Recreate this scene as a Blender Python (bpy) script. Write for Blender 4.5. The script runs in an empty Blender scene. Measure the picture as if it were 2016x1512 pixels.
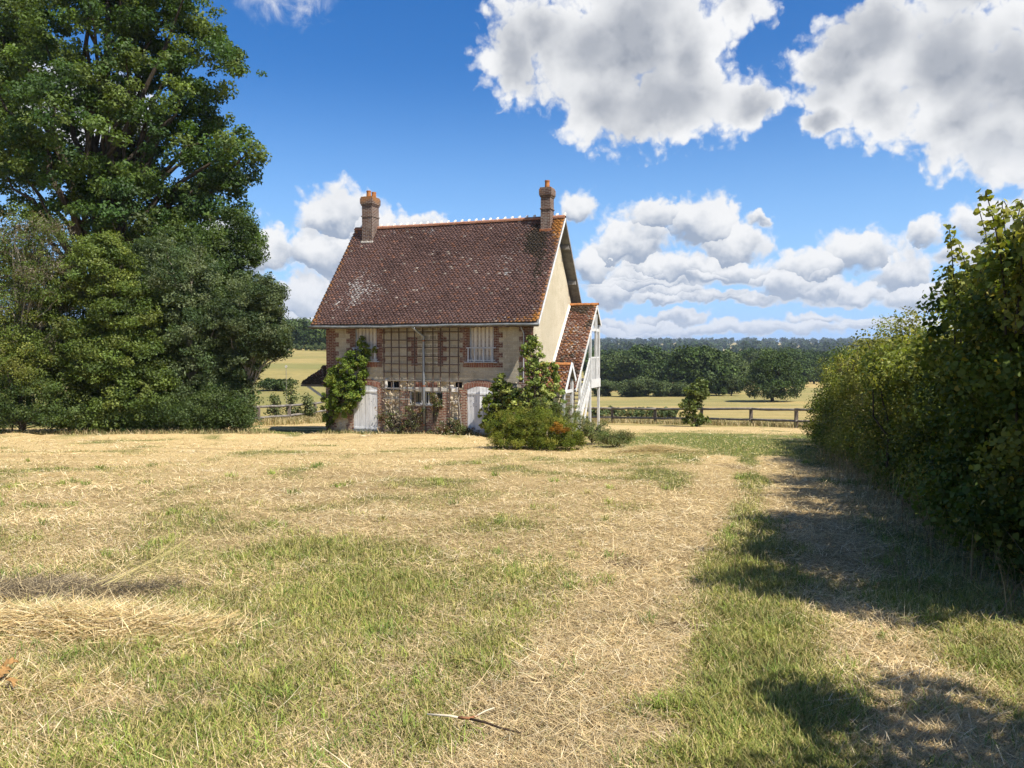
import bpy, math, random
import numpy as np
from mathutils import Vector, Matrix

rng = np.random.default_rng(7)
random.seed(7)
sc = bpy.context.scene
COL = sc.collection
R = math.radians

# ------------------------------------------------------------------ camera reference frame (used to lay the place out in metres)
F = 1515.0
PITCH = math.atan(65 / 1515.0)
CP, SP = math.cos(PITCH), math.sin(PITCH)
EYE = 1.6


def ray(px, py):
    a = (px - 1008) / F
    b = (756 - py) / F
    return (a, CP + b * SP, -SP + b * CP)


def at(px, py, Y):
    r = ray(px, py)
    k = Y / r[1]
    return (r[0] * k, Y, EYE + r[2] * k)


# ------------------------------------------------------------------ terrain
_Y = np.array([-400, -30, 0, 8, 16, 24, 31, 34.5, 45, 55, 100, 155, 200, 300, 600, 1000, 1500, 2200, 3000, 6000.])
_ZR = np.array([8, .5, 0, -.33, -.85, -1.38, -1.90, -2.08, -2.85, -3.55, -6.2, -8.5, -9.8, -9.8, -9, -7, 0, 19, 34, 60.])
_ZL = np.array([8, .5, 0, -.33, -.85, -1.38, -1.90, -2.08, -2.75, -3.2, -2.6, -.6, .6, 2.6, 6, 10, 16, 30, 45, 60.])
_yy = np.concatenate([np.arange(-400, 120, .5), np.arange(120, 6000, 10.)])


def _smooth(yk, zk):
    z = np.interp(_yy, yk, zk)
    k = np.ones(9) / 9
    zz = np.convolve(np.pad(z, 4, mode='edge'), k, 'valid')
    return zz


_zr, _zl = _smooth(_Y, _ZR), _smooth(_Y, _ZL)


def hash2(ix, iy, s=0):
    h = (ix.astype(np.int64) * 374761393 + iy.astype(np.int64) * 668265263 + s * 1442695041) & 0x7fffffff
    h = ((h ^ (h >> 13)) * 1274126177) & 0x7fffffff
    return ((h ^ (h >> 16)) & 0xffff) / 65535.0


def vnoise(x, y, s=0):
    ix, iy = np.floor(x), np.floor(y)
    fx, fy = x - ix, y - iy
    fx, fy = fx * fx * (3 - 2 * fx), fy * fy * (3 - 2 * fy)
    a, b = hash2(ix, iy, s), hash2(ix + 1, iy, s)
    c, d = hash2(ix, iy + 1, s), hash2(ix + 1, iy + 1, s)
    return (a * (1 - fx) + b * fx) * (1 - fy) + (c * (1 - fx) + d * fx) * fy


def fbm(x, y, o=4, s=0):
    t, a, n = 0, .5, 0
    for i in range(o):
        t = t + a * vnoise(x * 2 ** i, y * 2 ** i, s + i)
        n += a
        a *= .5
    return t / n


def sstep(a, b, x):
    t = np.clip((x - a) / (b - a), 0, 1)
    return t * t * (3 - 2 * t)


def gz(x, y):
    x, y = np.asarray(x, float), np.asarray(y, float)
    d = np.where(y > 60, y, y)
    zr, zl = np.interp(d, _yy, _zr), np.interp(d, _yy, _zl)
    t = sstep(-.22, -.02, x / np.maximum(np.abs(y), 40))
    z = zl * (1 - t) + zr * t
    r = np.hypot(x, y)
    z = z + (fbm(x * .5, y * .5, 3, 3) - .5) * .10 * sstep(1, 6, r) + (fbm(x * .02, y * .02, 3, 5) - .5) * np.clip(r - 80, 0, 400) * .012
    # windrow of raked hay before the house and the left trees, swathe at the left
    q = y - 29.6 - .6 * np.sin(x * .5) - (x + 6) * -.06
    z = z + .20 * np.exp(-(q / .75) ** 2) * sstep(1.5, -3, x) * sstep(-24, -20, x) * (.35 + fbm(x * .8, y * .8, 2, 9))
    z = z + .07 * np.exp(-((y - 4.95 - (x + 3) * .12) / .6) ** 2) * sstep(-1.7, -3.0, x) * (.6 + .6 * fbm(x * 2, y * 2, 2, 11))
    z = z + .04 * np.exp(-((y - 3.8) / .5) ** 2) * sstep(-1.9, -2.6, x)
    q2 = np.hypot((x - 3.9) / 1.3, (y - 20.9) / .5)
    z = z + .14 * np.exp(-q2 ** 2)
    return z


def gz1(x, y):
    return float(gz(np.array([x]), np.array([y]))[0])


def ground(px, py):
    r = np.array(ray(px, py))
    lo, hi = .3, 400.
    k = 1.5
    for i in range(4000):
        p = r * k
        if EYE + p[2] < gz1(p[0], p[1]):
            break
        k *= 1.01
    return p[0], p[1]


# greenness of the turf: blobs (world x, y, rx, ry, amount)
GB = []
for (px, py, rpx, rpy, a) in [
        (700, 1185, 130, 55, .75), (820, 1150, 120, 25, .35), (360, 1035, 90, 18, .45), (500, 1040, 70, 12, .35), (480, 1190, 140, 40, .25), (1060, 1140, 90, 25, .35),
        (560, 1110, 150, 22, .15), (300, 1300, 160, 60, .18), (1240, 1130, 30, 18, .5), (1450, 1010, 35, 90, .45), (1440, 930, 35, 30, .4), (1400, 1130, 80, 25, .45),
        (1200, 1430, 160, 60, .22), (850, 1470, 80, 40, .4), (960, 1300, 80, 40, .35), (420, 1420, 100, 60, .3), (1630, 1130, 150, 60, .55),
        (1780, 1250, 130, 60, .75), (1850, 1400, 200, 120, .6), (1400, 866, 230, 16, .75), (1330, 885, 150, 14, .35), (1540, 890, 60, 25, .6), (560, 851, 140, 5, .7),
        (1700, 1040, 60, 60, .35), (880, 1390, 60, 30, .3), (1520, 1230, 120, 40, .15), (60, 960, 60, 10, .3), (700, 1080, 200, 20, .18), (300, 940, 300, 10, .1),
        (1300, 1210, 60, 25, .3), (1600, 1320, 80, 40, .2), (1090, 1200, 100, 30, .2), (640, 1330, 90, 40, .25), (990, 1460, 90, 30, .25)]:
    x, y = ground(px, py)
    x2, _ = ground(px + rpx, py)
    _, y2 = ground(px, py - rpy)
    GB.append((x, y, abs(x2 - x) + .05, abs(y2 - y) + .05, a))


def poly_dist(x, y, pl):
    d = np.full(np.shape(x), 1e9)
    for (ax, ay), (bx, by) in zip(pl, pl[1:]):
        ex, ey = bx - ax, by - ay
        t = np.clip(((x - ax) * ex + (y - ay) * ey) / (ex * ex + ey * ey), 0, 1)
        d = np.minimum(d, np.hypot(x - ax - ex * t, y - ay - ey * t))
    return d


TRACK = []
for pts, w, a in (([(1080, 1500), (1180, 1280), (1270, 1110), (1370, 1020), (1425, 950), (1425, 900)], .45, -1.0),
                  ([(1900, 1500), (1740, 1270), (1650, 1120), (1600, 1040), (1560, 960), (1520, 900)], .38, -1.0),
                  ([(1480, 1500), (1450, 1250), (1440, 1120), (1470, 1010), (1480, 940), (1455, 880)], .36, .68)):
    TRACK.append(([ground(*p) for p in pts], w, a))
BARE = []
for (px, py, rpx, rpy, a) in [(1060, 1355, 70, 16, .8), (955, 1405, 45, 16, .7), (1230, 1112, 50, 9, .8), (1340, 1240, 60, 14, .8), (1090, 1445, 60, 16, .6), (1310, 1450, 50, 25, .6), (1450, 920, 30, 8, .5), (420, 1395, 30, 14, .5), (330, 1300, 40, 10, .4), (700, 1010, 60, 4, .4)]:
    x, y = ground(px, py)
    x2, _ = ground(px + rpx, py)
    _, y2 = ground(px, py - rpy)
    BARE.append((x, y, abs(x2 - x) + .04, abs(y2 - y) + .04, a))


def green(x, y):
    n = fbm(x * .7, y * .7, 4, 21)
    g = .10 + .9 * sstep(.50, .82, n) * .6
    near = sstep(12, 3, y)
    g = g + near * (.20 + .6 * (fbm(x * 1.6, y * 1.6, 3, 31) - .4))
    for (bx, by, rx, ry, a) in GB:
        if by > 150:
            continue
        q = ((x - bx) / rx) ** 2 + ((y - by) / ry) ** 2
        g = g + a * np.exp(-q) * (.6 + .8 * fbm(x * 2.2, y * 2.2, 2, 41))
    # worn track: pale wheel ruts either side of a green strip
    for pl, w, a in TRACK:
        d = poly_dist(x, y, pl)
        g = g + a * np.exp(-(d / w) ** 2) * (.7 + .6 * fbm(x * 1.5, y * 1.5, 2, 51))
    for (bx, by, rx, ry, a) in BARE:
        g = g - .6 * np.exp(-((x - bx) / rx) ** 2 - ((y - by) / ry) ** 2)
    return np.clip(g, 0, 1)


def bare(x, y):
    b = 0 * x
    for (bx, by, rx, ry, a) in BARE:
        b = b + a * np.exp(-((x - bx) / rx) ** 2 - ((y - by) / ry) ** 2)
    return np.clip(b, 0, 1)


# ------------------------------------------------------------------ node helpers
def mat(name):
    m = bpy.data.materials.new(name)
    m.use_nodes = True
    nt = m.node_tree
    nt.nodes.clear()
    return m, nt


class G:
    def __init__(s, nt):
        s.nt = nt

    def n(s, t, props=None, **inp):
        nd = s.nt.nodes.new(t)
        for k, v in (props or {}).items():
            setattr(nd, k, v)
        for k, v in inp.items():
            key = int(k[1:]) if k[0] == 'i' and k[1:].isdigit() else k.replace('_', ' ')
            sock = nd.inputs[key]
            s.set(sock, v)
        return nd

    def set(s, sock, v):
        if isinstance(v, bpy.types.NodeSocket):
            s.nt.links.new(v, sock)
        elif isinstance(v, bpy.types.Node):
            s.nt.links.new(v.outputs[0], sock)
        else:
            if sock.type == 'RGBA' and len(v) == 3:
                v = (*v, 1)
            sock.default_value = v

    def math(s, op, a, b=0., c=0., clamp=False):
        nd = s.n('ShaderNodeMath', dict(operation=op, use_clamp=clamp))
        for i, v in enumerate((a, b, c)):
            s.set(nd.inputs[i], v)
        return nd.outputs[0]

    def vmath(s, op, a, b=None, c=None, scale=None):
        nd = s.n('ShaderNodeVectorMath', dict(operation=op))
        for i, v in enumerate((a, b, c)):
            if v is not None:
                s.set(nd.inputs[i], v)
        if scale is not None:
            s.set(nd.inputs['Scale'], scale)
        return nd.outputs['Value'] if op in ('LENGTH', 'DOT_PRODUCT', 'DISTANCE') else nd.outputs[0]

    def ramp(s, v, a, b, c=0., d=1., smooth=True):
        nd = s.n('ShaderNodeMapRange', dict(interpolation_type='SMOOTHSTEP' if smooth else 'LINEAR'))
        for i, q in enumerate((v, a, b, c, d)):
            s.set(nd.inputs[i], q)
        return nd.outputs[0]

    def mix(s, f, a, b, blend='MIX'):
        nd = s.n('ShaderNodeMix', dict(data_type='RGBA', blend_type=blend))
        s.set(nd.inputs[0], f)
        s.set(nd.inputs[6], a)
        s.set(nd.inputs[7], b)
        return nd.outputs[2]

    def noise(s, vec, scale, detail=4., rough=.55, dist=0.):
        nd = s.n('ShaderNodeTexNoise', dict(), Scale=scale, Detail=detail, Roughness=rough, Distortion=dist)
        if vec is not None:
            s.set(nd.inputs['Vector'], vec)
        return nd.outputs[0]

    def out(s, sh):
        o = s.n('ShaderNodeOutputMaterial')
        s.set(o.inputs[0], sh)

    def pbr(s, col, rough=.8, bump=None, bs=.3, bd=.02, spec=.3, metal=0.):
        p = s.n('ShaderNodeBsdfPrincipled')
        s.set(p.inputs['Base Color'], col)
        s.set(p.inputs['Roughness'], rough)
        s.set(p.inputs['Specular IOR Level'], spec)
        s.set(p.inputs['Metallic'], metal)
        if bump is not None:
            b = s.n('ShaderNodeBump', dict(), Strength=bs, Distance=bd, Height=bump)
            s.set(p.inputs['Normal'], b.outputs[0])
        return p.outputs[0]

    def obj(s):
        return s.n('ShaderNodeTexCoord').outputs['Object']

    def uvw(s):
        """wall coordinates: (x+y, z) of the house frame"""
        sp = s.n('ShaderNodeSeparateXYZ')
        s.set(sp.inputs[0], s.obj())
        cb = s.n('ShaderNodeCombineXYZ')
        s.set(cb.inputs[0], s.math('ADD', sp.outputs[0], sp.outputs[1]))
        s.set(cb.inputs[1], sp.outputs[2])
        return cb.outputs[0]

    def attr(s, name, fac=False):
        nd = s.n('ShaderNodeAttribute', dict(attribute_name=name))
        return nd.outputs['Fac' if fac else 'Color']


MATS = {}


def plain(name, col, rough=.7, var=.25, scale=6., spec=.25, bump=.15, metal=0., stretch=None):
    m, nt = mat(name)
    g = G(nt)
    v = g.obj()
    if stretch:
        v = g.vmath('MULTIPLY', v, stretch)
    n = g.noise(v, scale, 5)
    n2 = g.noise(v, scale * 6, 3)
    f = g.math('ADD', g.math('MULTIPLY', n, .7), g.math('MULTIPLY', n2, .3))
    c = g.mix(g.ramp(f, .3, .7), [x * (1 - var) for x in col], [min(1, x * (1 + var)) for x in col])
    g.out(g.pbr(c, rough, n2, bump, .01, spec, metal))
    MATS[name] = m
    return m


def brick_mat(name, c1, c2, mortar, bw=.22, bh=.068, ms=.011, lichen=0., light=1.):
    m, nt = mat(name)
    g = G(nt)
    v = g.uvw()
    wob = g.noise(v, 5, 2)
    v2 = g.vmath('ADD', v, g.vmath('SCALE', g.n('ShaderNodeTexNoise', dict(), Vector=v, Scale=3.).outputs[1], None, None, .03))
    b = g.n('ShaderNodeTexBrick', dict(offset=.5), Vector=v2, Color1=c1, Color2=c2, Mortar=mortar, Scale=1., Mortar_Size=ms, Mortar_Smooth=.3, Bias=-.1, Brick_Width=bw, Row_Height=bh)
    n = g.noise(v, 30, 4)
    nl = g.noise(v, 2.2, 5)
    c = g.mix(g.ramp(n, .3, .75, 0, .55), b.outputs[0], [x * .45 for x in c1])
    c = g.mix(g.ramp(nl, .52, .75, 0, .5), c, mortar)
    st = g.noise(g.vmath('MULTIPLY', v, (2.6, .55, 1.)), 1., 5, .65)
    c = g.mix(g.ramp(st, .48, .72, 0, .5), c, [x * .5 for x in c2])
    c = g.mix(g.ramp(g.noise(v, 7., 5, .7), .55, .72, 0, .35), c, [min(1, x * 1.5) for x in mortar])
    if lichen:
        sp = g.n('ShaderNodeSeparateXYZ')
        g.set(sp.inputs[0], g.obj())
        q = g.math('ADD', g.ramp(sp.outputs[2], lichen, lichen + .9, 0, .55), g.math('SUBTRACT', nl, .5))
        c = g.mix(g.ramp(q, .2, .5, 0, .75), c, (.30, .125, .025))
    h = g.math('ADD', g.math('MULTIPLY', b.outputs[1], -1.), g.math('MULTIPLY', n, .6))
    g.out(g.pbr(c, .9, h, .8, .012, .15))
    MATS[name] = m


def leaf_mat(name, trans=.32, rough=.5, spec=.35, tint=(1.25, 1.3, .45)):
    m, nt = mat(name)
    g = G(nt)
    c = g.attr('Col')
    p = g.pbr(c, rough, spec=spec)
    t = g.n('ShaderNodeBsdfTranslucent')
    g.set(t.inputs[0], g.mix(1., c, tint, 'MULTIPLY'))
    mx = g.n('ShaderNodeMixShader')
    g.set(mx.inputs[0], trans)
    g.set(mx.inputs[1], p)
    g.set(mx.inputs[2], t.outputs[0])
    g.out(mx.outputs[0])
    MATS[name] = m


leaf_mat('leaf', .36, .55, .25)
leaf_mat('leaf_matt', .25, .7, .15)
leaf_mat('straw_blade', .25, .6, .3, (1.1, 1.0, .7))
leaf_mat('far_leaf', .15, .8, .1)
leaf_mat('glossy_leaf', .36, .6, .2)
plain('bark', (.062, .05, .036), .9, .45, 4, .1, .6, stretch=(3, 3, .7))
plain('pale_bark', (.25, .22, .17), .9, .35, 4, .1, .5, stretch=(3, 3, .7))
plain('white_paint', (.58, .575, .56), .55, .2, 2.2, .3, .2, stretch=(4, 4, .6))
plain('old_white_paint', (.50, .49, .465), .65, .28, 5, .2, .3, stretch=(4, 4, .6))
plain('shutter_cream', (.50, .46, .40), .6, .1, 3, .25, .1)
plain('grey_paint', (.36, .38, .40), .6, .15, 4, .3, .1)
plain('grey_wood', (.20, .185, .165), .85, .3, 5, .15, .4, stretch=(1, 1, 1))
plain('dark_wood', (.085, .06, .048), .8, .35, 6, .2, .3)
plain('fence_wood', (.14, .115, .09), .85, .4, 3, .15, .5)
plain('fence_rail_wood', (.185, .165, .14), .85, .35, 3, .15, .5)
plain('zinc', (.25, .265, .28), .42, .2, 4, .5, .1, metal=.6)
plain('gutter_metal', (.13, .135, .13), .5, .3, 4, .4, .1)
plain('rust', (.24, .10, .05), .9, .4, 9, .1, .3)
plain('concrete', (.44, .41, .35), .9, .2, 4, .1, .4)
plain('mortar_white', (.72, .68, .60), .9, .15, 7, .1, .4)
plain('terracotta', (.29, .14, .085), .85, .3, 6, .15, .4)
plain('pot_clay', (.33, .135, .045), .85, .35, 8, .15, .4)
plain('tan_wood', (.42, .31, .18), .7, .2, 5, .2, .2)
plain('interior_dark', (.02, .02, .022), .8, .2, 3, .1, .0)
plain('yellow_plastic', (.55, .36, .02), .6, .15, 3, .3, .0)
plain('wire', (.02, .02, .02), .6, .1, 3, .2, 0.)
plain('peeled_stick', (.56, .48, .34), .6, .15, 9, .2, .2)
plain('orange_bark', (.24, .11, .05), .8, .3, 9, .2, .2)
plain('dark_twig', (.045, .03, .02), .9, .3, 9, .1, .3)
brick_mat('brick', (.165, .050, .032), (.095, .036, .028), (.40, .34, .26))
brick_mat('pale_brick', (.24, .082, .045), (.14, .055, .037), (.52, .46, .35), ms=.014)
brick_mat('chimney_brick', (.135, .068, .048), (.08, .048, .04), (.30, .26, .215), ms=.014, lichen=8.15)
brick_mat('soldier_brick', (.24, .072, .04), (.14, .05, .035), (.42, .35, .27), bw=.075, bh=.30, ms=.012)
brick_mat('limestone', (.455, .395, .285), (.345, .30, .215), (.53, .475, .36), bw=.42, bh=.155, ms=.010)
brick_mat('mortared_block', (.36, .315, .215), (.29, .26, .19), (.66, .58, .44), bw=.36, bh=.19, ms=.022)


def m_rubble():
    m, nt = mat('rubble')
    g = G(nt)
    v = g.uvw()
    vo = g.n('ShaderNodeTexVoronoi', dict(), Vector=g.vmath('MULTIPLY', v, (1, 1.5, 1)), Scale=5.)
    c = g.mix(g.ramp(g.noise(v, 4, 4), .3, .7), (.50, .40, .24), (.58, .52, .42))
    c = g.mix(g.math('MULTIPLY', vo.outputs[0], .9), c, (.34, .27, .17))
    c = g.mix(g.ramp(g.noise(v, 1.7, 3), .55, .7, 0, .7), c, (.44, .41, .37))
    c = g.mix(g.ramp(g.noise(v, 22, 4), .55, .75, 0, .6), c, (.16, .12, .08))
    g.out(g.pbr(c, .95, g.noise(v, 30, 5), .8, .02, .1))
    MATS['rubble'] = m


m_rubble()


def m_render():
    m, nt = mat('lime_render')
    g = G(nt)
    v = g.obj()
    n = g.noise(v, 1.4, 5)
    n2 = g.noise(v, 28, 5, .65)
    st = g.noise(g.vmath('MULTIPLY', v, (6, 6, .5)), 1.5, 3)
    c = g.mix(g.ramp(n, .3, .7), (.46, .395, .275), (.58, .51, .37))
    c = g.mix(g.ramp(n2, .46, .72, 0, .7), c, (.30, .25, .165))
    c = g.mix(g.ramp(g.noise(v, .7, 6, .65), .5, .72, 0, .5), c, (.34, .29, .20))
    c = g.mix(g.ramp(st, .55, .75, 0, .3), c, (.62, .57, .45))
    g.out(g.pbr(c, .95, n2, .9, .04, .1))
    MATS['lime_render'] = m


m_render()


def m_tile():
    m, nt = mat('roof_tile')
    g = G(nt)
    v = g.obj()
    c = g.attr('Col')
    li = g.attr('Lich')
    sp = g.n('ShaderNodeSeparateColor')
    g.set(sp.inputs[0], li)
    fine = g.noise(g.vmath('MULTIPLY', v, (7, 14, 14)), 1.0, 6, .7)
    w = g.ramp(g.math('ADD', fine, g.math('MULTIPLY', sp.outputs[0], .30)), .66, .74)
    c = g.mix(g.math('MULTIPLY', w, .85), c, (.52, .50, .46))
    o = g.ramp(g.math('ADD', g.noise(v, 9, 5, .7), g.math('MULTIPLY', sp.outputs[1], .38)), .66, .78)
    c = g.mix(g.math('MULTIPLY', o, .8), c, (.36, .15, .025))
    k = g.ramp(g.math('ADD', g.noise(v, 6, 5, .7), g.math('MULTIPLY', sp.outputs[2], .36)), .66, .78)
    c = g.mix(g.math('MULTIPLY', k, .85), c, (.030, .026, .016))
    g.out(g.pbr(c, .85, g.noise(v, 40, 4), .5, .01, .2))
    MATS['roof_tile'] = m


m_tile()


def m_shutter_slots():
    m, nt = mat('slotted_shutter')
    g = G(nt)
    v = g.uvw()
    b = g.n('ShaderNodeTexBrick', dict(offset=0.), Vector=v, Color1=(1, 1, 1), Color2=(1, 1, 1), Mortar=(0, 0, 0), Scale=1., Mortar_Size=.006, Mortar_Smooth=.2, Bias=0., Brick_Width=.175, Row_Height=.05)
    sp = g.n('ShaderNodeSeparateXYZ')
    g.set(sp.inputs[0], v)
    fx = g.math('FRACT', g.math('DIVIDE', sp.outputs[0], .175))
    band = g.math('MULTIPLY', g.math('GREATER_THAN', fx, .3), g.math('LESS_THAN', fx, .72))
    fz = g.math('FRACT', g.math('DIVIDE', sp.outputs[1], .052))
    slot = g.math('MULTIPLY', band, g.math('LESS_THAN', fz, .55))
    n = g.noise(v, 5, 4)
    c = g.mix(g.ramp(n, .3, .7), (.50, .45, .38), (.60, .55, .47))
    c = g.mix(g.math('MULTIPLY', slot, g.ramp(n, .35, .6, .55, 1.)), c, (.10, .06, .035))
    g.out(g.pbr(c, .55, g.math('MULTIPLY', slot, -1.), .5, .01, .3))
    MATS['slotted_shutter'] = m


m_shutter_slots()


def m_glass():
    m, nt = mat('window_glass')
    g = G(nt)
    p = g.n('ShaderNodeBsdfPrincipled')
    g.set(p.inputs['Base Color'], (.03, .035, .035))
    g.set(p.inputs['Roughness'], .08)
    g.set(p.inputs['Specular IOR Level'], .6)
    g.out(p.outputs[0])
    MATS['window_glass'] = m


m_glass()


def m_ground():
    m, nt = mat('meadow_ground')
    g = G(nt)
    v = g.obj()
    at_ = g.n('ShaderNodeSeparateColor')
    g.set(at_.inputs[0], g.attr('Col'))
    gr, near, verge = at_.outputs[0], at_.outputs[1], at_.outputs[2]
    f1 = g.noise(v, 1.3, 6, .65)
    f2 = g.noise(v, 14, 6, .7)
    st = g.noise(g.vmath('MULTIPLY', v, (9, 45, 9)), 1., 4, .65)
    straw = g.mix(g.ramp(f2, .3, .7), (.34, .235, .095), (.58, .43, .20))
    straw = g.mix(g.ramp(st, .45, .7, 0, .6), straw, (.68, .54, .29))
    straw = g.mix(g.ramp(f1, .5, .7, 0, .5), straw, (.36, .25, .10))
    sw = g.noise(g.vmath('MULTIPLY', v, (.22, 1.1, 1.)), 1., 4, .6)
    straw = g.mix(g.ramp(sw, .5, .68, 0, .6), straw, (.30, .21, .095))
    grass = g.mix(g.ramp(f2, .3, .7), (.075, .095, .022), (.155, .165, .045))
    q = g.math('ADD', gr, g.math('MULTIPLY', g.math('SUBTRACT', f2, .5), .9))
    c = g.mix(g.ramp(q, .2, .75), straw, grass)
    soil = g.mix(g.ramp(f2, .4, .7), (.060, .042, .024), (.24, .17, .085))
    c = g.mix(near, c, soil)
    # far meadow: dry uncut grass, bands of greener growth
    fm = g.noise(g.vmath('MULTIPLY', v, (.012, .05, .05)), 1., 5, .6)
    fm2 = g.noise(v, .6, 5, .7)
    far = g.mix(g.ramp(fm, .4, .62), (.38, .28, .11), (.25, .22, .08))
    far = g.mix(g.ramp(fm2, .45, .75, 0, .6), far, (.16, .14, .05))
    far = g.mix(g.ramp(g.noise(g.vmath('MULTIPLY', v, (.09, .30, .3)), 1., 6, .7), .48, .66, 0, .55), far, (.20, .155, .065))
    far = g.mix(g.math('MULTIPLY', gr, .65), far, (.135, .145, .045))
    c = g.mix(verge, c, far)
    h = g.math('ADD', f2, g.math('MULTIPLY', st, .5))
    g.out(g.pbr(c, .95, h, .8, .05, .08))
    MATS['meadow_ground'] = m


m_ground()


# ------------------------------------------------------------------ mesh helpers
def link(name, me, m=None, parent=None):
    o = bpy.data.objects.new(name, me)
    COL.objects.link(o)
    if m is not None:
        me.materials.append(MATS[m])
    if parent is not None:
        o.parent = parent
    return o


def tag(o, label, cat, group=None, kind=None):
    if label:
        o['label'] = label
    if cat:
        o['category'] = cat
    if group:
        o['group'] = group
    if kind:
        o['kind'] = kind
    return o


def thing(name, label, cat, loc=(0, 0, 0), rz=0, group=None):
    o = bpy.data.objects.new(name, None)
    COL.objects.link(o)
    o.location = loc
    o.rotation_euler = (0, 0, rz)
    return tag(o, label, cat, group)


def np_mesh(name, V, nface, k, cols=None, attr='Col', idx=None):
    """V (N,3); faces are nface polygons of k verts, sequential unless idx given"""
    me = bpy.data.meshes.new(name)
    V = np.ascontiguousarray(V, np.float32)
    me.vertices.add(len(V))
    me.vertices.foreach_set('co', V.ravel())
    L = nface * k
    me.loops.add(L)
    me.loops.foreach_set('vertex_index', (np.arange(L) if idx is None else np.asarray(idx).ravel()).astype(np.int32))
    me.polygons.add(nface)
    me.polygons.foreach_set('loop_start', (np.arange(nface) * k).astype(np.int32))
    me.polygons.foreach_set('loop_total', np.full(nface, k, np.int32))
    me.update(calc_edges=True)
    if cols is not None:
        add_attr(me, attr, cols)
    return me


def add_attr(me, name, cols):
    a = me.attributes.new(name, 'FLOAT_COLOR', 'POINT')
    c = np.ones((len(cols), 4), np.float32)
    c[:, :3] = cols
    a.data.foreach_set('color', c.ravel())


class MB:
    """collects boxes, bars and polygons in one mesh"""

    def __init__(s):
        s.v, s.f, s.st = [], [], []

    def add(s, vs, fs):
        o = len(s.v)
        s.st.append((o, len(s.f)))
        s.v += [tuple(map(float, p)) for p in vs]
        s.f += [tuple(i + o for i in f) for f in fs]
        return s

    def box(s, x0, x1, y0, y1, z0, z1):
        return s.add([(x0, y0, z0), (x1, y0, z0), (x1, y1, z0), (x0, y1, z0), (x0, y0, z1), (x1, y0, z1), (x1, y1, z1), (x0, y1, z1)],
                     [(0, 3, 2, 1), (4, 5, 6, 7), (0, 1, 5, 4), (1, 2, 6, 5), (2, 3, 7, 6), (3, 0, 4, 7)])

    def bar(s, a, b, w, h, up=(0, 0, 1)):
        """rectangular bar from a to b, width w (sideways) and height h"""
        a, b = Vector(a), Vector(b)
        d = (b - a).normalized()
        u = Vector(up)
        if abs(d.dot(u)) > .98:
            u = Vector((0, 1, 0))
        sd = d.cross(u).normalized()
        u = sd.cross(d).normalized()
        vs = []
        for p in (a, b):
            for i, j in ((-1, -1), (1, -1), (1, 1), (-1, 1)):
                vs.append(p + sd * (w / 2 * i) + u * (h / 2 * j))
        return s.add(vs, [(0, 1, 2, 3), (7, 6, 5, 4), (0, 4, 5, 1), (1, 5, 6, 2), (2, 6, 7, 3), (3, 7, 4, 0)])

    def each(s, name, m, parent=None, bevel=0.):
        """every box or bar added becomes an object of its own"""
        for i, (v0, f0) in enumerate(s.st):
            v1, f1 = s.st[i + 1] if i + 1 < len(s.st) else (len(s.v), len(s.f))
            q = MB()
            q.v, q.f = s.v[v0:v1], [tuple(k - v0 for k in f) for f in s.f[f0:f1]]
            q.build(name, m, parent, bevel)

    def tube(s, pts, rad, n=8, cap=True):
        pts = [Vector(p) for p in pts]
        if not hasattr(rad, '__len__'):
            rad = [rad] * len(pts)
        vs, fs = [], []
        pu = None
        for i, p in enumerate(pts):
            d = (pts[min(i + 1, len(pts) - 1)] - pts[max(i - 1, 0)])
            d = d.normalized() if d.length > 1e-9 else Vector((0, 0, 1))
            u = pu if pu is not None else (Vector((1, 0, 0)) if abs(d.x) < .9 else Vector((0, 1, 0)))
            u = (u - d * u.dot(d)).normalized()
            pu = u
            w = d.cross(u)
            for k in range(n):
                t = 2 * math.pi * k / n
                vs.append(p + (u * math.cos(t) + w * math.sin(t)) * rad[i])
        for i in range(len(pts) - 1):
            for k in range(n):
                a, b = i * n + k, i * n + (k + 1) % n
                fs.append((a, b, b + n, a + n))
        if cap:
            fs.append(tuple(range(n - 1, -1, -1)))
            fs.append(tuple((len(pts) - 1) * n + k for k in range(n)))
        return s.add(vs, fs)

    def build(s, name, m, parent=None, bevel=0., smooth=False):
        me = bpy.data.meshes.new(name)
        me.from_pydata(s.v, [], s.f)
        me.update()
        if smooth:
            me.polygons.foreach_set('use_smooth', [True] * len(me.polygons))
        o = link(name, me, m, parent)
        if bevel:
            b = o.modifiers.new('bevel', 'BEVEL')
            b.width = bevel
            b.segments = 2
            b.limit_method = 'ANGLE'
        return o


def unit(v):
    return v / np.maximum(np.linalg.norm(v, axis=1, keepdims=True), 1e-9)


def leaf_mesh(name, P, Nrm, L, Wd, cols, fold=.15, axis=None, six=False):
    """one small folded polygon per leaf"""
    n = len(P)
    Nrm = unit(Nrm)
    A = rng.normal(size=(n, 3)) if axis is None else axis + rng.normal(size=(n, 3)) * .35
    A = unit(A - Nrm * np.sum(A * Nrm, 1, keepdims=True))
    B = np.cross(Nrm, A)
    L, Wd = np.broadcast_to(L, n)[:, None], np.broadcast_to(Wd, n)[:, None]
    if six:
        V = np.stack([P - A * L * .5, P - A * L * .22 + B * Wd * .5 + Nrm * L * fold, P + A * L * .12 + B * Wd * .42 + Nrm * L * fold * .7, P + A * L * .5 - Nrm * L * fold * .5,
                      P + A * L * .12 - B * Wd * .42 + Nrm * L * fold * .7, P - A * L * .22 - B * Wd * .5 + Nrm * L * fold], 1)
        k = 6
    else:
        V = np.stack([P - A * L * .5, P + B * Wd * .5 + Nrm * L * fold, P + A * L * .5, P - B * Wd * .5 + Nrm * L * fold], 1)
        k = 4
    return np_mesh(name, V.reshape(-1, 3), n, k, np.repeat(cols, k, 0))


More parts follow.
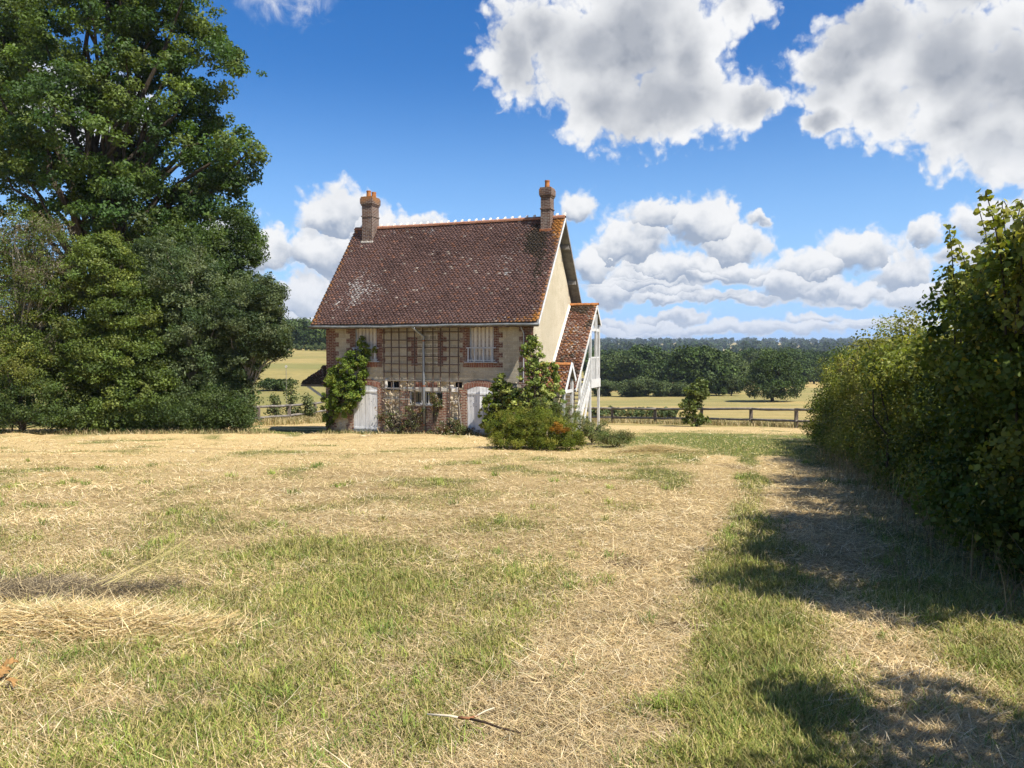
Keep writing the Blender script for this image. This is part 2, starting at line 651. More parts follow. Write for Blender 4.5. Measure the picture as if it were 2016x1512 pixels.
def pick_cols(n, pal, wts=None, jit=.18):
    pal = np.array(pal, float)
    i = rng.choice(len(pal), n, p=wts)
    return pal[i] * (1 + rng.normal(size=(n, 1)) * jit).clip(.5, 1.6)


def clumps_in(lobes, n, inner=.55, up=0.):
    """n clump centres in a union of ellipsoid lobes, biased to the outside; returns centres and outward directions"""
    lob = np.array(lobes, float)
    w = lob[:, 3] * lob[:, 4] + lob[:, 4] * lob[:, 5] + lob[:, 3] * lob[:, 5]
    i = rng.choice(len(lob), n, p=w / w.sum())
    d = unit(rng.normal(size=(n, 3)))
    d[:, 2] += up
    d = unit(d)
    r = inner + (1 - inner) * rng.random(n) ** .6
    C = lob[i, :3] + d * lob[i, 3:] * r[:, None]
    return C, d, i


def foliage(name, C, D, cr, nl, L, Wr, pal, wts=None, m='leaf', parent=None, flat=.7, jit=.16, cj=.2, upb=.5, outb=.42, rnd=.95, six=False, droop=0., floor=None, fold=.15, yellow=None):
    """leaves scattered round clump centres C (outward directions D)"""
    n = len(C)
    cr = np.broadcast_to(cr, n) * (.65 + .7 * rng.random(n))
    cnt = np.maximum((nl * (cr / cr.mean()) ** 2).astype(int), 3)
    k = np.repeat(np.arange(n), cnt)
    N = len(k)
    off = unit(rng.normal(size=(N, 3))) * (rng.random((N, 1)) ** .45)
    off[:, 2] *= flat
    P = C[k] + off * cr[k][:, None]
    P[:, 2] -= droop * np.hypot(off[:, 0], off[:, 1]) * cr[k]
    if floor is not None:
        P[:, 2] = np.maximum(P[:, 2], gz(P[:, 0], P[:, 1]) + floor * rng.random(N))
    nr = off * outb + D[k] * .35 + rng.normal(size=(N, 3)) * rnd
    nr[:, 2] += upb
    cc = pick_cols(n, pal, wts, cj)
    cols = cc[k] * (1 + rng.normal(size=(N, 1)) * jit).clip(.45, 1.7)
    if yellow is not None:
        y = rng.random(N) < yellow[0]
        cols[y] = np.array(yellow[1]) * (1 + rng.normal(size=(y.sum(), 1)) * .15)
    sz = L * (.65 + .7 * rng.random(N))
    me = leaf_mesh(name, P, nr, sz, sz * Wr, cols.clip(.004, .9), fold, None, six)
    return link(name, me, m, parent)


def limbs(base, r0, top, targets, mb=None, n=8, wig=.25, tr=.02):
    """a trunk from base to top with limbs that leave it for the target points"""
    mb = mb or MB()
    base, top = np.array(base, float), np.array(top, float)
    K = 9
    path = [base + (top - base) * t for t in np.linspace(0, 1, K)]
    h = np.linalg.norm(top - base)
    for i in range(1, K - 1):
        path[i] = path[i] + rng.normal(size=3) * h * .012
    rad = [r0 * (1.25 if i == 0 else 1) * (1 - .82 * i / (K - 1)) for i in range(K)]
    mb.tube(path, rad, n)
    for t in targets:
        t = np.array(t, float)
        f = np.clip((t[2] - base[2]) / max(top[2] - base[2], .1) * (.45 + .25 * rng.random()), .12, .9)
        i = min(int(f * (K - 1)), K - 2)
        s = path[i] + (path[i + 1] - path[i]) * (f * (K - 1) - i)
        d = np.linalg.norm(t - s)
        r = max(min(rad[i] * .6, .022 * d + tr), tr)
        pts = []
        for q in np.linspace(0, 1, 7):
            p = s + (t - s) * q + np.array([0, 0, math.sin(q * math.pi) * d * .08])
            if 0 < q < 1:
                p = p + rng.normal(size=3) * d * .03 * wig / .25
            pts.append(p)
        mb.tube(pts, [r * (1 - .85 * q) + .004 for q in np.linspace(0, 1, 7)], 6, False)
    return mb


def px_lobes(rows):
    """(px, py, rx px, ry px, Y, depth m) -> ellipsoids in metres"""
    out = []
    for (px, py, rx, ry, Y, dp) in rows:
        c = at(px, py, Y)
        s = Y / F
        out.append((c[0], c[1], c[2], rx * s, dp, ry * s))
    return out


# ------------------------------------------------------------------ world: sky and clouds
SUN = Vector((.456, -.393, .799)).normalized()
SUN_EL = math.asin(SUN.z)
SUN_ROT = math.atan2(SUN.x, SUN.y)
CLOUDS = [  # px, py, rx, ry of the photo's cumulus, turned into azimuth and elevation below
    (1010, 110, 75, 100), (1070, 70, 80, 70), (1150, 100, 130, 110), (1250, 60, 140, 130), (1360, 110, 90, 120), (1320, 205, 190, 85), (1470, 212, 85, 48), (1180, 200, 110, 85),
    (1450, 10, 80, 60), (1420, -60, 130, 70), (1200, -70, 200, 90),
    (1655, 140, 95, 95), (1625, 240, 50, 34), (1730, 70, 120, 95), (1730, 200, 120, 95), (1850, 120, 150, 130), (1880, 250, 140, 95), (2000, 150, 150, 160), (1980, 290, 140, 70),
    (2120, 200, 150, 170), (1900, -40, 170, 80),
    (525, 490, 65, 62), (660, 425, 85, 68), (740, 455, 90, 60), (700, 500, 90, 40), (595, 590, 65, 75), (820, 440, 90, 30), (560, 640, 90, 45), (440, 470, 60, 50), (150, 200, 170, 80),
    (1138, 402, 42, 34), (1290, 425, 80, 52), (1385, 440, 95, 62), (1240, 480, 110, 52), (1440, 475, 80, 52), (1165, 520, 60, 55), (1500, 432, 22, 14),
    (1690, 490, 95, 55), (1600, 520, 90, 42), (1770, 530, 80, 45), (1960, 430, 110, 50), (1815, 460, 42, 36), (1900, 500, 60, 30),
    (1330, 535, 110, 40), (1560, 560, 100, 38), (1810, 580, 110, 36), (1205, 575, 60, 36), (1450, 648, 320, 16), (1200, 652, 110, 16), (1750, 640, 160, 18),
    (640, 500, 110, 60), (600, 640, 120, 30), (760, 500, 120, 50),
    (1242, 556, 66, 17), (1451, 534, 93, 29), (1325, 624, 93, 14), (1244, 547, 52, 30), (1735, 633, 117, 12), (1609, 565, 91, 27), (1231, 639, 103, 17), (1294, 591, 79, 14), (1776, 646, 100, 12), (1571, 643, 128, 18), (1460, 591, 89, 18), (1384, 546, 91, 16), (1608, 531, 53, 25), (1410, 586, 117, 15), (1312, 579, 88, 17), (1693, 571, 64, 22), (1241, 643, 56, 12), (1601, 624, 68, 14), (1491, 548, 41, 26), (1838, 641, 115, 20), (1372, 527, 94, 30), (1830, 578, 87, 25), (1304, 563, 71, 16), (1843, 575, 65, 13), (1289, 531, 84, 22), (1238, 563, 108, 21)]


def build_world():
    w = bpy.data.worlds.new("World")
    sc.world = w
    w.use_nodes = True
    nt = w.node_tree
    nt.nodes.clear()
    # cloud field group
    gt = bpy.data.node_groups.new('cloud_field', 'ShaderNodeTree')
    gt.interface.new_socket('P', in_out='INPUT', socket_type='NodeSocketVector')
    gt.interface.new_socket('T', in_out='OUTPUT', socket_type='NodeSocketFloat')
    gt.interface.new_socket('M', in_out='OUTPUT', socket_type='NodeSocketFloat')
    gt.interface.new_socket('S', in_out='OUTPUT', socket_type='NodeSocketFloat')
    gt.interface.new_socket('V', in_out='OUTPUT', socket_type='NodeSocketFloat')
    g = G(gt)
    gi = g.n('NodeGroupInput')
    go = g.n('NodeGroupOutput')
    P = gi.outputs[0]
    wn = g.n('ShaderNodeTexNoise', dict(), Vector=P, Scale=16., Detail=3., Roughness=.55).outputs[1]
    P2 = g.vmath('ADD', P, g.vmath('SCALE', g.vmath('SUBTRACT', wn, (.5, .5, .5)), None, None, .05))
    wf = g.n('ShaderNodeTexNoise', dict(), Vector=P, Scale=48., Detail=5., Roughness=.6).outputs[1]
    P2 = g.vmath('ADD', P2, g.vmath('SCALE', g.vmath('SUBTRACT', wf, (.5, .5, .5)), None, None, .022))
    d = dl = vv = None
    for (px, py, rx, ry) in CLOUDS:
        r = ray(px, py)
        az, el = math.atan2(r[0], r[1]), math.atan2(r[2], math.hypot(r[0], r[1]))
        ca = math.cos(az)
        ix, iy = F / (rx * ca * ca), F / (ry * ca)
        q = g.vmath('MULTIPLY_ADD', P2, (ix, iy, 0), (-az * ix, -el * iy, 0))
        ln = g.vmath('LENGTH', q)
        if py > 350:
            qs = g.n('ShaderNodeSeparateXYZ')
            g.set(qs.inputs[0], q)
            lw = g.math('ADD', ln, (672 - py) * .0012)
            if dl is None:
                dl, vv = lw, qs.outputs[1]
            else:
                ls = g.math('LESS_THAN', lw, dl)
                vv = g.math('MULTIPLY_ADD', g.math('SUBTRACT', qs.outputs[1], vv), ls, vv)
                dl = g.math('MINIMUM', lw, dl)
        d = ln if d is None else g.math('SMOOTH_MIN', d, ln, .30)
    M = g.math('SUBTRACT', 1.30, d)
    # scattered cumulus elsewhere round the sky
    nb = g.noise(P, 5., 3)
    sp = g.n('ShaderNodeSeparateXYZ')
    g.set(sp.inputs[0], P)
    else_ = g.ramp(g.math('ABSOLUTE', sp.outputs[0]), .62, .85)
    M2 = g.math('MULTIPLY', g.math('SUBTRACT', nb, .52), 5.)
    M2 = g.math('SUBTRACT', M2, g.math('MULTIPLY', g.math('SUBTRACT', 1., else_), 4.))
    M = g.math('MAXIMUM', g.math('MAXIMUM', M, M2), -2.)
    n1 = g.math('SUBTRACT', g.noise(P, 26., 8, .58), .5)
    vo = g.n('ShaderNodeTexVoronoi', dict(feature='SMOOTH_F1'), Vector=P2, Scale=42., Detail=2., Roughness=.5, Smoothness=.35).outputs[0]
    puff = g.math('SUBTRACT', .42, vo)
    t = g.math('ADD', M, g.math('ADD', g.math('MULTIPLY', n1, .85), g.math('MULTIPLY', puff, .5)))
    n3 = g.math('SUBTRACT', g.noise(g.vmath('MULTIPLY', P, (1., 1.6, 1.)), 17., 4, .5), .5)
    s = g.math('ADD', M, g.math('ADD', g.math('MULTIPLY', n3, 1.9), g.math('MULTIPLY', puff, .8)))
    g.set(go.inputs[0], t)
    g.set(go.inputs[1], M)
    g.set(go.inputs[2], s)
    g.set(go.inputs[3], vv)

    g = G(nt)
    D = g.n('ShaderNodeTexCoord').outputs['Generated']
    sp = g.n('ShaderNodeSeparateXYZ')
    g.set(sp.inputs[0], g.vmath('NORMALIZE', D))
    az = g.math('ARCTAN2', sp.outputs[0], sp.outputs[1])
    el = g.math('ARCSINE', sp.outputs[2])
    cb = g.n('ShaderNodeCombineXYZ')
    g.set(cb.inputs[0], az)
    g.set(cb.inputs[1], el)
    P = cb.outputs[0]

    def fld(off):
        nd = nt.nodes.new('ShaderNodeGroup')
        nd.node_tree = gt
        g.set(nd.inputs[0], g.vmath('ADD', P, off) if off else P)
        return nd.outputs

    t0 = fld(None)
    t1 = fld((.009, .020, 0))
    alpha = g.ramp(t0[0], .0, .42)
    alpha = g.math('MULTIPLY', alpha, g.ramp(el, -.01, .02))
    grad = g.math('ADD', g.math('MULTIPLY', g.math('SUBTRACT', t0[2], t1[2]), .8), g.math('MULTIPLY', g.math('SUBTRACT', t0[0], t1[0]), .22))
    lit = g.ramp(grad, -.85, .30)
    nb2 = g.math('MULTIPLY', g.math('SUBTRACT', g.noise(P, 9., 3., .5), .5), 1.5)
    heart = g.ramp(g.math('ADD', t0[1], nb2), .35, 1.30)
    thick = g.ramp(g.math('ADD', g.math('MULTIPLY', t0[1], .70), g.math('MULTIPLY', t0[2], .30)), .22, .98)
    high = g.ramp(el, .16, .26)
    # seen from below the thick hearts go grey; near the horizon the sunlit tops stay white and the bases grey
    grey_hi = g.math('MULTIPLY', heart, g.math('SUBTRACT', 1.0, g.math('MULTIPLY', lit, .18)))
    vn = g.math('ADD', t0[3], g.math('MULTIPLY', g.math('SUBTRACT', g.noise(P, 34., 4, .55), .5), 1.3))
    grey_lo = g.math('ADD', g.math('MULTIPLY', g.math('SUBTRACT', 1., lit), .40), g.math('MULTIPLY', g.ramp(vn, .40, -.70), .92))
    gy = g.math('ADD', g.math('MULTIPLY', grey_hi, high), g.math('MULTIPLY', g.math('MULTIPLY', grey_lo, g.ramp(thick, 0., .5, .35, 1.)), g.math('SUBTRACT', 1., high)), clamp=True)
    col = g.mix(gy, (.95, .955, .965), g.mix(high, (.36, .43, .55), (.33, .365, .43)))
    col = g.mix(g.ramp(el, .13, .0, 0., .35), col, (.66, .75, .90))
    # thin wisps high on the left
    wv = g.vmath('MULTIPLY', g.vmath('SUBTRACT', P, (-.285, .408, 0)), (17., 34., 0))
    wm = g.math('SUBTRACT', 1., g.vmath('LENGTH', wv))
    wt = g.math('ADD', wm, g.math('MULTIPLY', g.math('SUBTRACT', g.noise(P, 30., 6, .62, .6), .5), 3.2))
    wisp = g.math('MULTIPLY', g.ramp(wt, -.1, 1.3, 0., .75), g.ramp(wm, -.6, .2))
    alpha = g.math('MAXIMUM', alpha, wisp)
    sky = g.n('ShaderNodeTexSky', dict(sky_type='NISHITA', sun_disc=False, sun_elevation=SUN_EL, sun_rotation=SUN_ROT, altitude=0., air_density=1.0, dust_density=.6, ozone_density=2.5))
    hs = g.n('ShaderNodeHueSaturation', dict(), Hue=.510, Saturation=1.42, Value=1.15, Color=sky.outputs[0])
    skc = g.mix(g.ramp(el, .36, -.04, 0., .9), hs.outputs[0], (2.7, 5.1, 9.0))
    b1 = g.n('ShaderNodeBackground', dict(), Color=skc, Strength=.066)
    b2 = g.n('ShaderNodeBackground', dict(), Color=col, Strength=.50)
    mx = g.n('ShaderNodeMixShader')
    g.set(mx.inputs[0], alpha)
    g.set(mx.inputs[1], b1.outputs[0])
    g.set(mx.inputs[2], b2.outputs[0])
    o = g.n('ShaderNodeOutputWorld')
    g.set(o.inputs[0], mx.outputs[0])
    w.cycles.sampling_method = 'MANUAL'
    w.cycles.sample_map_resolution = 512


build_world()
sl = bpy.data.lights.new('sun', 'SUN')
sl.energy = 4.4
sl.angle = R(.53)
sl.color = (1.0, .95, .87)
so = bpy.data.objects.new('sun', sl)
COL.objects.link(so)
so.rotation_euler = (-SUN).to_track_quat('-Z', 'Y').to_euler()
so.location = SUN * 60

cam = bpy.data.cameras.new('camera')
co = bpy.data.objects.new('camera', cam)
COL.objects.link(co)
cam.sensor_width = 36
cam.lens = 36 * F / 2016
cam.clip_end = 20000
cam.clip_start = .05
co.location = (0, 0, EYE)
co.rotation_euler = (R(90) - PITCH, 0, 0)
sc.camera = co
sc.view_settings.view_transform = 'Standard'
sc.view_settings.look = 'None'
sc.view_settings.exposure = 1.0
sc.view_settings.gamma = 1.0
sc.cycles.max_bounces = 6
sc.cycles.diffuse_bounces = 3
sc.cycles.transmission_bounces = 3
sc.cycles.glossy_bounces = 2
sc.cycles.sample_clamp_indirect = 6
sc.cycles.use_adaptive_sampling = True
sc.cycles.adaptive_threshold = .02
sc.cycles.use_denoising = True
sc.cycles.denoiser = 'OPENIMAGEDENOISE'
sc.cycles.denoising_input_passes = 'RGB_ALBEDO_NORMAL'
sc.cycles.denoising_prefilter = 'ACCURATE'

# ------------------------------------------------------------------ ground
HEDGE = np.array([(3.2, -2.), (3.5, 2.), (3.95, 6.1), (4.7, 8.3), (6.1, 13.2), (8.0, 19.5), (10.3, 26.3), (12.5, 32)])


def hedge_x(y):
    return np.interp(y, HEDGE[:, 1], HEDGE[:, 0])


def build_ground():
    r = np.concatenate([[0.02, .3], .6 * 1.0155 ** np.arange(0, 600)])
    r = r[r < 6500]
    az = np.concatenate([np.linspace(-42, 42, 421), np.linspace(46, 314, 68)])
    A, RR = np.meshgrid(np.radians(az), r, indexing='ij')
    X, Y = RR * np.sin(A), RR * np.cos(A)
    Z = gz(X.ravel(), Y.ravel())
    nA, nR = X.shape
    V = np.stack([X.ravel(), Y.ravel(), Z], 1)
    i = np.arange(nA)[:, None] * nR + np.arange(nR - 1)[None]
    j = (np.arange(nA)[:, None] + 1) % nA * nR + np.arange(nR - 1)[None]
    idx = np.stack([i, i + 1, j + 1, j], -1).reshape(-1, 4)
    x, y = X.ravel(), Y.ravel()
    gr = green(x, y)
    dist = np.hypot(x, y)
    near = np.maximum(sstep(26, 6, dist) * .55, bare(x, y) * 1.6)
    # beyond the rail fences: uncut meadow
    edge = 47 - .45 * (x - 9)
    edge = np.where(x < -6, 46 + (x + 14.5) * .7, edge)
    far = sstep(-1, 1, y - np.clip(edge, 40, 58))
    gl = sstep(-.1, -.25, x / np.maximum(y, 1)) * (.1 + .8 * fbm(x * .05, y * .03, 4, 78))
    gr = np.where(far > .5, np.clip(gl + .9 * (fbm(x * .03, y * .012, 4, 77) - .42), 0, 1), gr)
    me = np_mesh('ground', V, len(idx), 4, np.stack([gr, near, far], 1), idx=idx)
    me.polygons.foreach_set('use_smooth', np.ones(len(me.polygons), bool))
    o = link('ground', me, 'meadow_ground')
    o['kind'] = 'structure'
    tag(o, 'mown hay meadow sloping to the house and on down into the valley', 'ground')


build_ground()


def view_points(n, y0, y1, x0=-260, x1=2330):
    """points on the lawn, as dense near by as they are large in view"""
    px = x0 + rng.random(n) * (x1 - x0)
    py = y0 + rng.random(n) * (y1 - y0)
    # bisect along each ray for the ground
    a = (px - 1008) / F
    b = (756 - py) / F
    ry, rz = CP + b * SP, -SP + b * CP
    lo, hi = np.full(n, .5), np.full(n, 60.)
    lo, hi = np.full(n, .8), np.full(n, 70.)
    done = EYE + rz * hi < np.interp(ry * hi, _yy, _zr)
    for k in range(24):
        t = (lo + hi) / 2
        below = EYE + rz * t < np.interp(ry * t, _yy, _zr)
        hi, lo = np.where(below, t, hi), np.where(below, lo, t)
    hit = hi * (1 - .02 * rng.random(n))
    x, y = a * hit, ry * hit
    return x[done], y[done]


def strips(name, x, y, L, W, tilt, head, cols, m, z0=.0, bend=.0, parent=None):
    """thin bent blades: root at (x,y), heading angle, tilt from the ground"""
    n = len(x)
    z = gz(x, y) + z0
    d = np.stack([np.cos(head) * np.cos(tilt), np.sin(head) * np.cos(tilt), np.sin(tilt)], 1)
    t2 = tilt - bend
    d2 = np.stack([np.cos(head) * np.cos(t2), np.sin(head) * np.cos(t2), np.sin(t2)], 1)
    s = np.stack([-np.sin(head), np.cos(head), rng.normal(size=n) * .35], 1)
    p = np.stack([x, y, z], 1)
    L, W = L[:, None], W[:, None]
    q = p + d * L * .55
    r = q + d2 * L * .45
    V = np.stack([p - s * W * .5, p + s * W * .5, q + s * W * .42, q - s * W * .42, r + s * W * .12, r - s * W * .12], 1).reshape(-1, 3)
    b = np.arange(n)[:, None] * 6
    idx = np.concatenate([b + np.array([[0, 1, 2, 3]]), b + np.array([[3, 2, 4, 5]])], 1).reshape(-1, 4)
    me = np_mesh(name, V, n * 2, 4, np.repeat(cols, 6, 0), idx=idx)
    return link(name, me, m, parent)


def build_lawn():
    STRAW = [(.72, .57, .32), (.65, .50, .26), (.55, .41, .20), (.79, .68, .45), (.44, .33, .17), (.29, .205, .11)]
    x, y = view_points(500000, 846, 1580)
    h = house_local(x, y)
    ok = ~((h[0] > -.1) & (h[0] < 9.8) & (h[1] > -.1) & (h[1] < 6.6)) & (x < hedge_x(y) + .6)
    x, y = x[ok], y[ok]
    g = green(x, y)
    keep = (rng.random(len(x)) > g * .62) & (rng.random(len(x)) > bare(x, y) * .85)
    sx, sy = x[keep], y[keep]
    n = len(sx)
    dist = np.hypot(sx, sy)
    L = (.025 + .085 * rng.random(n) ** 1.8) * (1 + dist * .02)
    long_ = rng.random(n) < .014
    L[long_] *= 2.6
    W = np.maximum(.0022 + .0018 * rng.random(n), dist * .00042)
    # mower swathes: stalks lie mostly across the view, with spread
    head = np.where(rng.random(n) < .5, rng.normal(size=n) * .5, rng.random(n) * 6.283) + np.where(rng.random(n) < .5, 0, math.pi)
    tilt = np.abs(rng.normal(size=n)) * .32
    c = pick_cols(n, STRAW, [.25, .25, .2, .12, .12, .06], .16)
    w = .5 * vnoise(sx * .9, sy * .9, 5) + .5 * vnoise(sx * 6, sy * 6, 15)
    c = c * (.70 + .56 * w)[:, None] * (.82 + .38 * fbm(sx * .22 + sy * .05, sy * 1.1, 3, 25))[:, None]
    wet = rng.random(n) < .12
    c[wet] = c[wet] * np.array([.55, .62, .5])
    tag(strips('dry_cut_grass', sx, sy, L, W, tilt, head, c, 'straw_blade', .004 + .02 * rng.random(n), .12 * rng.normal(size=n)), 'straw coloured mown grass lying loose over the meadow', 'hay', kind='stuff')
    # little tufts of loose hay the rake left behind
    tx, ty = view_points(2600, 848, 1540)
    kt = (rng.random(len(tx)) > green(tx, ty) * 1.5) & (tx < hedge_x(ty)) & (ty < 31) & (rng.random(len(tx)) < sstep(2.5, 11, ty) * .8 + .08)
    tx, ty = tx[kt], ty[kt]
    per = 34
    dt = np.hypot(tx, ty)
    sp = (.05 + .13 * rng.random(len(tx)) + dt * .004)[:, None]
    ux = (tx[:, None] + rng.normal(size=(len(tx), per)) * sp * 1.5).ravel()
    uy = (ty[:, None] + rng.normal(size=(len(tx), per)) * sp * .6).ravel()
    m = len(ux)
    dd = np.hypot(ux, uy)
    cc = np.repeat(pick_cols(len(tx), STRAW[:5], None, .12), per, 0) * (.7 + .55 * rng.random((m, 1)))
    tag(strips('hay_tufts', ux, uy, .035 + .06 * rng.random(m) + dd * .005, np.maximum(.0022, dd * .0004), np.abs(rng.normal(size=m)) * .38, rng.random(m) * 6.283, cc, 'straw_blade', .03 * rng.random(m), .2), 'loose tufts of dry hay left over the mown meadow', 'hay', kind='stuff')
    # living grass
    keep = rng.random(len(x)) < np.clip(g * 1.15 + .05, 0, 1)
    gx, gy = x[keep], y[keep]
    x2, y2 = view_points(180000, 870, 1580)
    g2 = green(x2, y2)
    k2 = (rng.random(len(x2)) < np.clip(g2 * 1.5 - .25, 0, 1)) & (x2 < hedge_x(y2) + .5)
    # tussocks of longer, brighter grass
    tx, ty = view_points(1500, 880, 1540)
    tg = green(tx, ty)
    kt = (rng.random(len(tx)) < tg * .9 + .06) & (ty < 18) & (tx < hedge_x(ty))
    tx, ty = tx[kt], ty[kt]
    per = 46
    sp = (.03 + .05 * rng.random(len(tx)))[:, None]
    ux = (tx[:, None] + rng.normal(size=(len(tx), per)) * sp).ravel()
    uy = (ty[:, None] + rng.normal(size=(len(tx), per)) * sp).ravel()
    m = len(ux)
    dd = np.hypot(ux, uy)
    cc = np.repeat(pick_cols(len(tx), [(.20, .27, .04), (.15, .22, .035), (.27, .30, .06), (.33, .30, .09)], None, .12), per, 0) * (.75 + .5 * rng.random((m, 1)))
    tag(strips('grass_tussocks', ux, uy, .05 + .08 * rng.random(m), np.maximum(.004, dd * .0006) * (.7 + .6 * rng.random(m)), R(85) - np.abs(rng.normal(size=m)) * .5, rng.random(m) * 6.283, cc, 'straw_blade', 0, .7), 'brighter tufts of grass standing in the mown meadow', 'grass', kind='stuff')
    gx, gy = np.concatenate([gx, x2[k2]]), np.concatenate([gy, y2[k2]])
    kb = rng.random(len(gx)) > bare(gx, gy) * .8
    gx, gy = gx[kb], gy[kb]
    n = len(gx)
    gg = green(gx, gy)
    dist = np.hypot(gx, gy)
    L = (.025 + .055 * rng.random(n)) * (.6 + .9 * gg)
    W = np.maximum(.003 + .003 * rng.random(n), dist * .0005)
    tilt = R(90) - np.abs(rng.normal(size=n)) * .75
    tilt = np.clip(tilt, .2, 1.57)
    c = pick_cols(n, [(.21, .235, .042), (.155, .195, .035), (.28, .275, .065), (.37, .32, .10), (.50, .40, .17)], [.26, .20, .22, .18, .14], .16)
    c = c * (.72 + .56 * vnoise(gx * 5, gy * 5, 6))[:, None]
    tag(strips('short_grass', gx, gy, L, W, tilt, rng.random(n) * 6.283, c, 'straw_blade', 0, .7), 'short green grass growing up through the mown hay', 'grass', kind='stuff')


# ------------------------------------------------------------------ house frame
TH = R(19.5)
CT, ST = math.cos(TH), math.sin(TH)
HW, HD = 9.66, 6.53
OX, OY = .859 - CT * HW, 31.0 + ST * HW


def house_local(x, y):
    dx, dy = x - OX, y - OY
    return dx * CT - dy * ST, dx * ST + dy * CT


def h2w(x, y, z=0.):
    return (OX + CT * x + ST * y, OY - ST * x + CT * y, z)


ZB, ZE = -2.5, 2.76           # wall foot, eave
APX = 7.44                    # ridge
SL = (APX - ZE) / (3.265 + .55)


def roof_z(y):
    return ZE + SL * (min(y, HD - y) + .55)


HOLES = [(1.49, 2.53, 1.16, 2.62), (6.9, 7.95, 1.16, 2.62), (1.39, 2.60, -2.02, .12), (6.80, 7.97, -1.98, .12), (4.12, 5.68, -.68, -.10), (3.02, 3.63, -.10, .31), (6.25, 6.58, .06, .31)]


def grid_wall(mb, x0, x1, z0, z1, holes, y, reveal=.16):
    xs = sorted({x0, x1, *[h[0] for h in holes], *[h[1] for h in holes]})
    zs = sorted({z0, z1, *[h[2] for h in holes], *[h[3] for h in holes]})
    for a, b in zip(xs, xs[1:]):
        for c, d in zip(zs, zs[1:]):
            mx, mz = (a + b) / 2, (c + d) / 2
            if not any(h[0] < mx < h[1] and h[2] < mz < h[3] for h in holes):
                mb.add([(a, y, c), (b, y, c), (b, y, d), (a, y, d)], [(0, 1, 2, 3)])
    for (a, b, c, d) in holes:
        q = y + reveal
        mb.add([(a, y, c), (b, y, c), (b, y, d), (a, y, d), (a, q, c), (b, q, c), (b, q, d), (a, q, d)],
               [(0, 4, 5, 1), (1, 5, 6, 2), (2, 6, 7, 3), (3, 7, 4, 0), (4, 7, 6, 5)])


def toothed(mb, x0, x1, z0, z1, tl=0., tr=0., y0=-.014, y1=-.001, step=.204, ph=0):
    """brick pier with toothed edges as stacked slabs"""
    z, k = z0, ph
    while z < z1 - .02:
        t = min(z + step, z1)
        a = x0 - (tl if k % 2 else 0)
        b = x1 + (tr if k % 2 else 0)
        mb.box(a, b, y0, y1, z, t)
        z = t
        k += 1


def tile_plane(name, x0, x1, p0, p1, parent, tw=.165, ex=.105, seed=0, lich=None, base=None, thick=.024, sag=0., ragged=0., keep=None):
    """a slope of plain clay tiles: p0=(y,z) at the eave, p1=(y,z) at the ridge"""
    rg = np.random.default_rng(seed)
    p0, p1 = np.array(p0), np.array(p1)
    Ls = np.linalg.norm(p1 - p0)
    nr, nc = int(Ls / ex), int((x1 - x0) / tw)
    up = (p1 - p0) / Ls
    nm = np.array([-up[1], up[0]])
    if nm[1] < 0:
        nm = -nm
    V, cols, li = [], [], []
    rr, cc = np.meshgrid(np.arange(nr), np.arange(nc), indexing='ij')
    rr, cc = rr.ravel(), cc.ravel()
    n = len(rr)
    xa = x0 + (cc + .5 * (rr % 2) * .98) * (x1 - x0) / (nc + .5) + rg.normal(size=n) * .004
    w = (x1 - x0) / (nc + .5) - .006 - .004 * rg.random(n)
    s0 = rr * ex + rg.normal(size=n) * (.007 + ragged) - .035 * (rg.random(n) < .012)
    s1 = np.minimum(s0 + ex * 1.9, Ls)
    lift = .012 + .040 + rg.normal(size=n) * .004 + ragged * .3 * rg.random(n)
    low = .012
    dr = (s0 + s1) * .5 / Ls
    sg = -sag * np.sin(np.clip((xa - x0) / (x1 - x0), 0, 1) * math.pi) * np.sin(np.clip(dr, 0, 1) * math.pi * .9 + .2) + .02 * (fbm(xa * .8, s0 * .8, 2, seed) - .5)

    def pt(x, s, h):
        return np.stack([x, p0[0] + up[0] * s + nm[0] * (h + sg), p0[1] + up[1] * s + nm[1] * (h + sg)], 1)
    tl = rg.normal(size=n) * .003
    c8 = [pt(xa, s0, lift - thick), pt(xa + w, s0, lift - thick + tl), pt(xa + w, s1, low - .004), pt(xa, s1, low - .004),
          pt(xa, s0, lift), pt(xa + w, s0, lift + tl), pt(xa + w, s1, low), pt(xa, s1, low)]
    V = np.stack(c8, 1)
    u, t = (xa - x0) / (x1 - x0), s0 / Ls
    if keep is not None:
        k = keep(u, t)
        V, u, t = V[k], u[k], t[k]
        xa, s0 = xa[k], s0[k]
        n = len(V)
    b = np.array(base if base is not None else (.122, .072, .060))
    col = b * (1 + rg.normal(size=(n, 1)) * .12 + (fbm(xa * .9, s0 * .9, 3, seed + 5)[:, None] - .5) * .7).clip(.45, 1.8)
    redder = rg.random(n) < .07
    col[redder] = np.array([.17, .085, .058]) * (1 + rg.normal(size=(redder.sum(), 1)) * .2)
    pale = rg.random(n) < .02
    col[pale] = np.array([.24, .19, .155]) * (1 + rg.normal(size=(pale.sum(), 1)) * .2)
    lw, lo, lk = lich(u, t, xa, s0)
    L3 = np.stack([lw, lo, lk], 1)
    F8 = np.array([[4, 5, 6, 7], [0, 1, 5, 4], [1, 2, 6, 5], [3, 0, 4, 7], [2, 1, 0, 3]])
    idx = (np.arange(n)[:, None, None] * 8 + F8[None]).reshape(-1, 4)
    me = np_mesh(name, V.reshape(-1, 3), n * 5, 4, np.repeat(col, 8, 0), idx=idx)
    add_attr(me, 'Lich', np.repeat(L3, 8, 0))
    return link(name, me, 'roof_tile', parent)


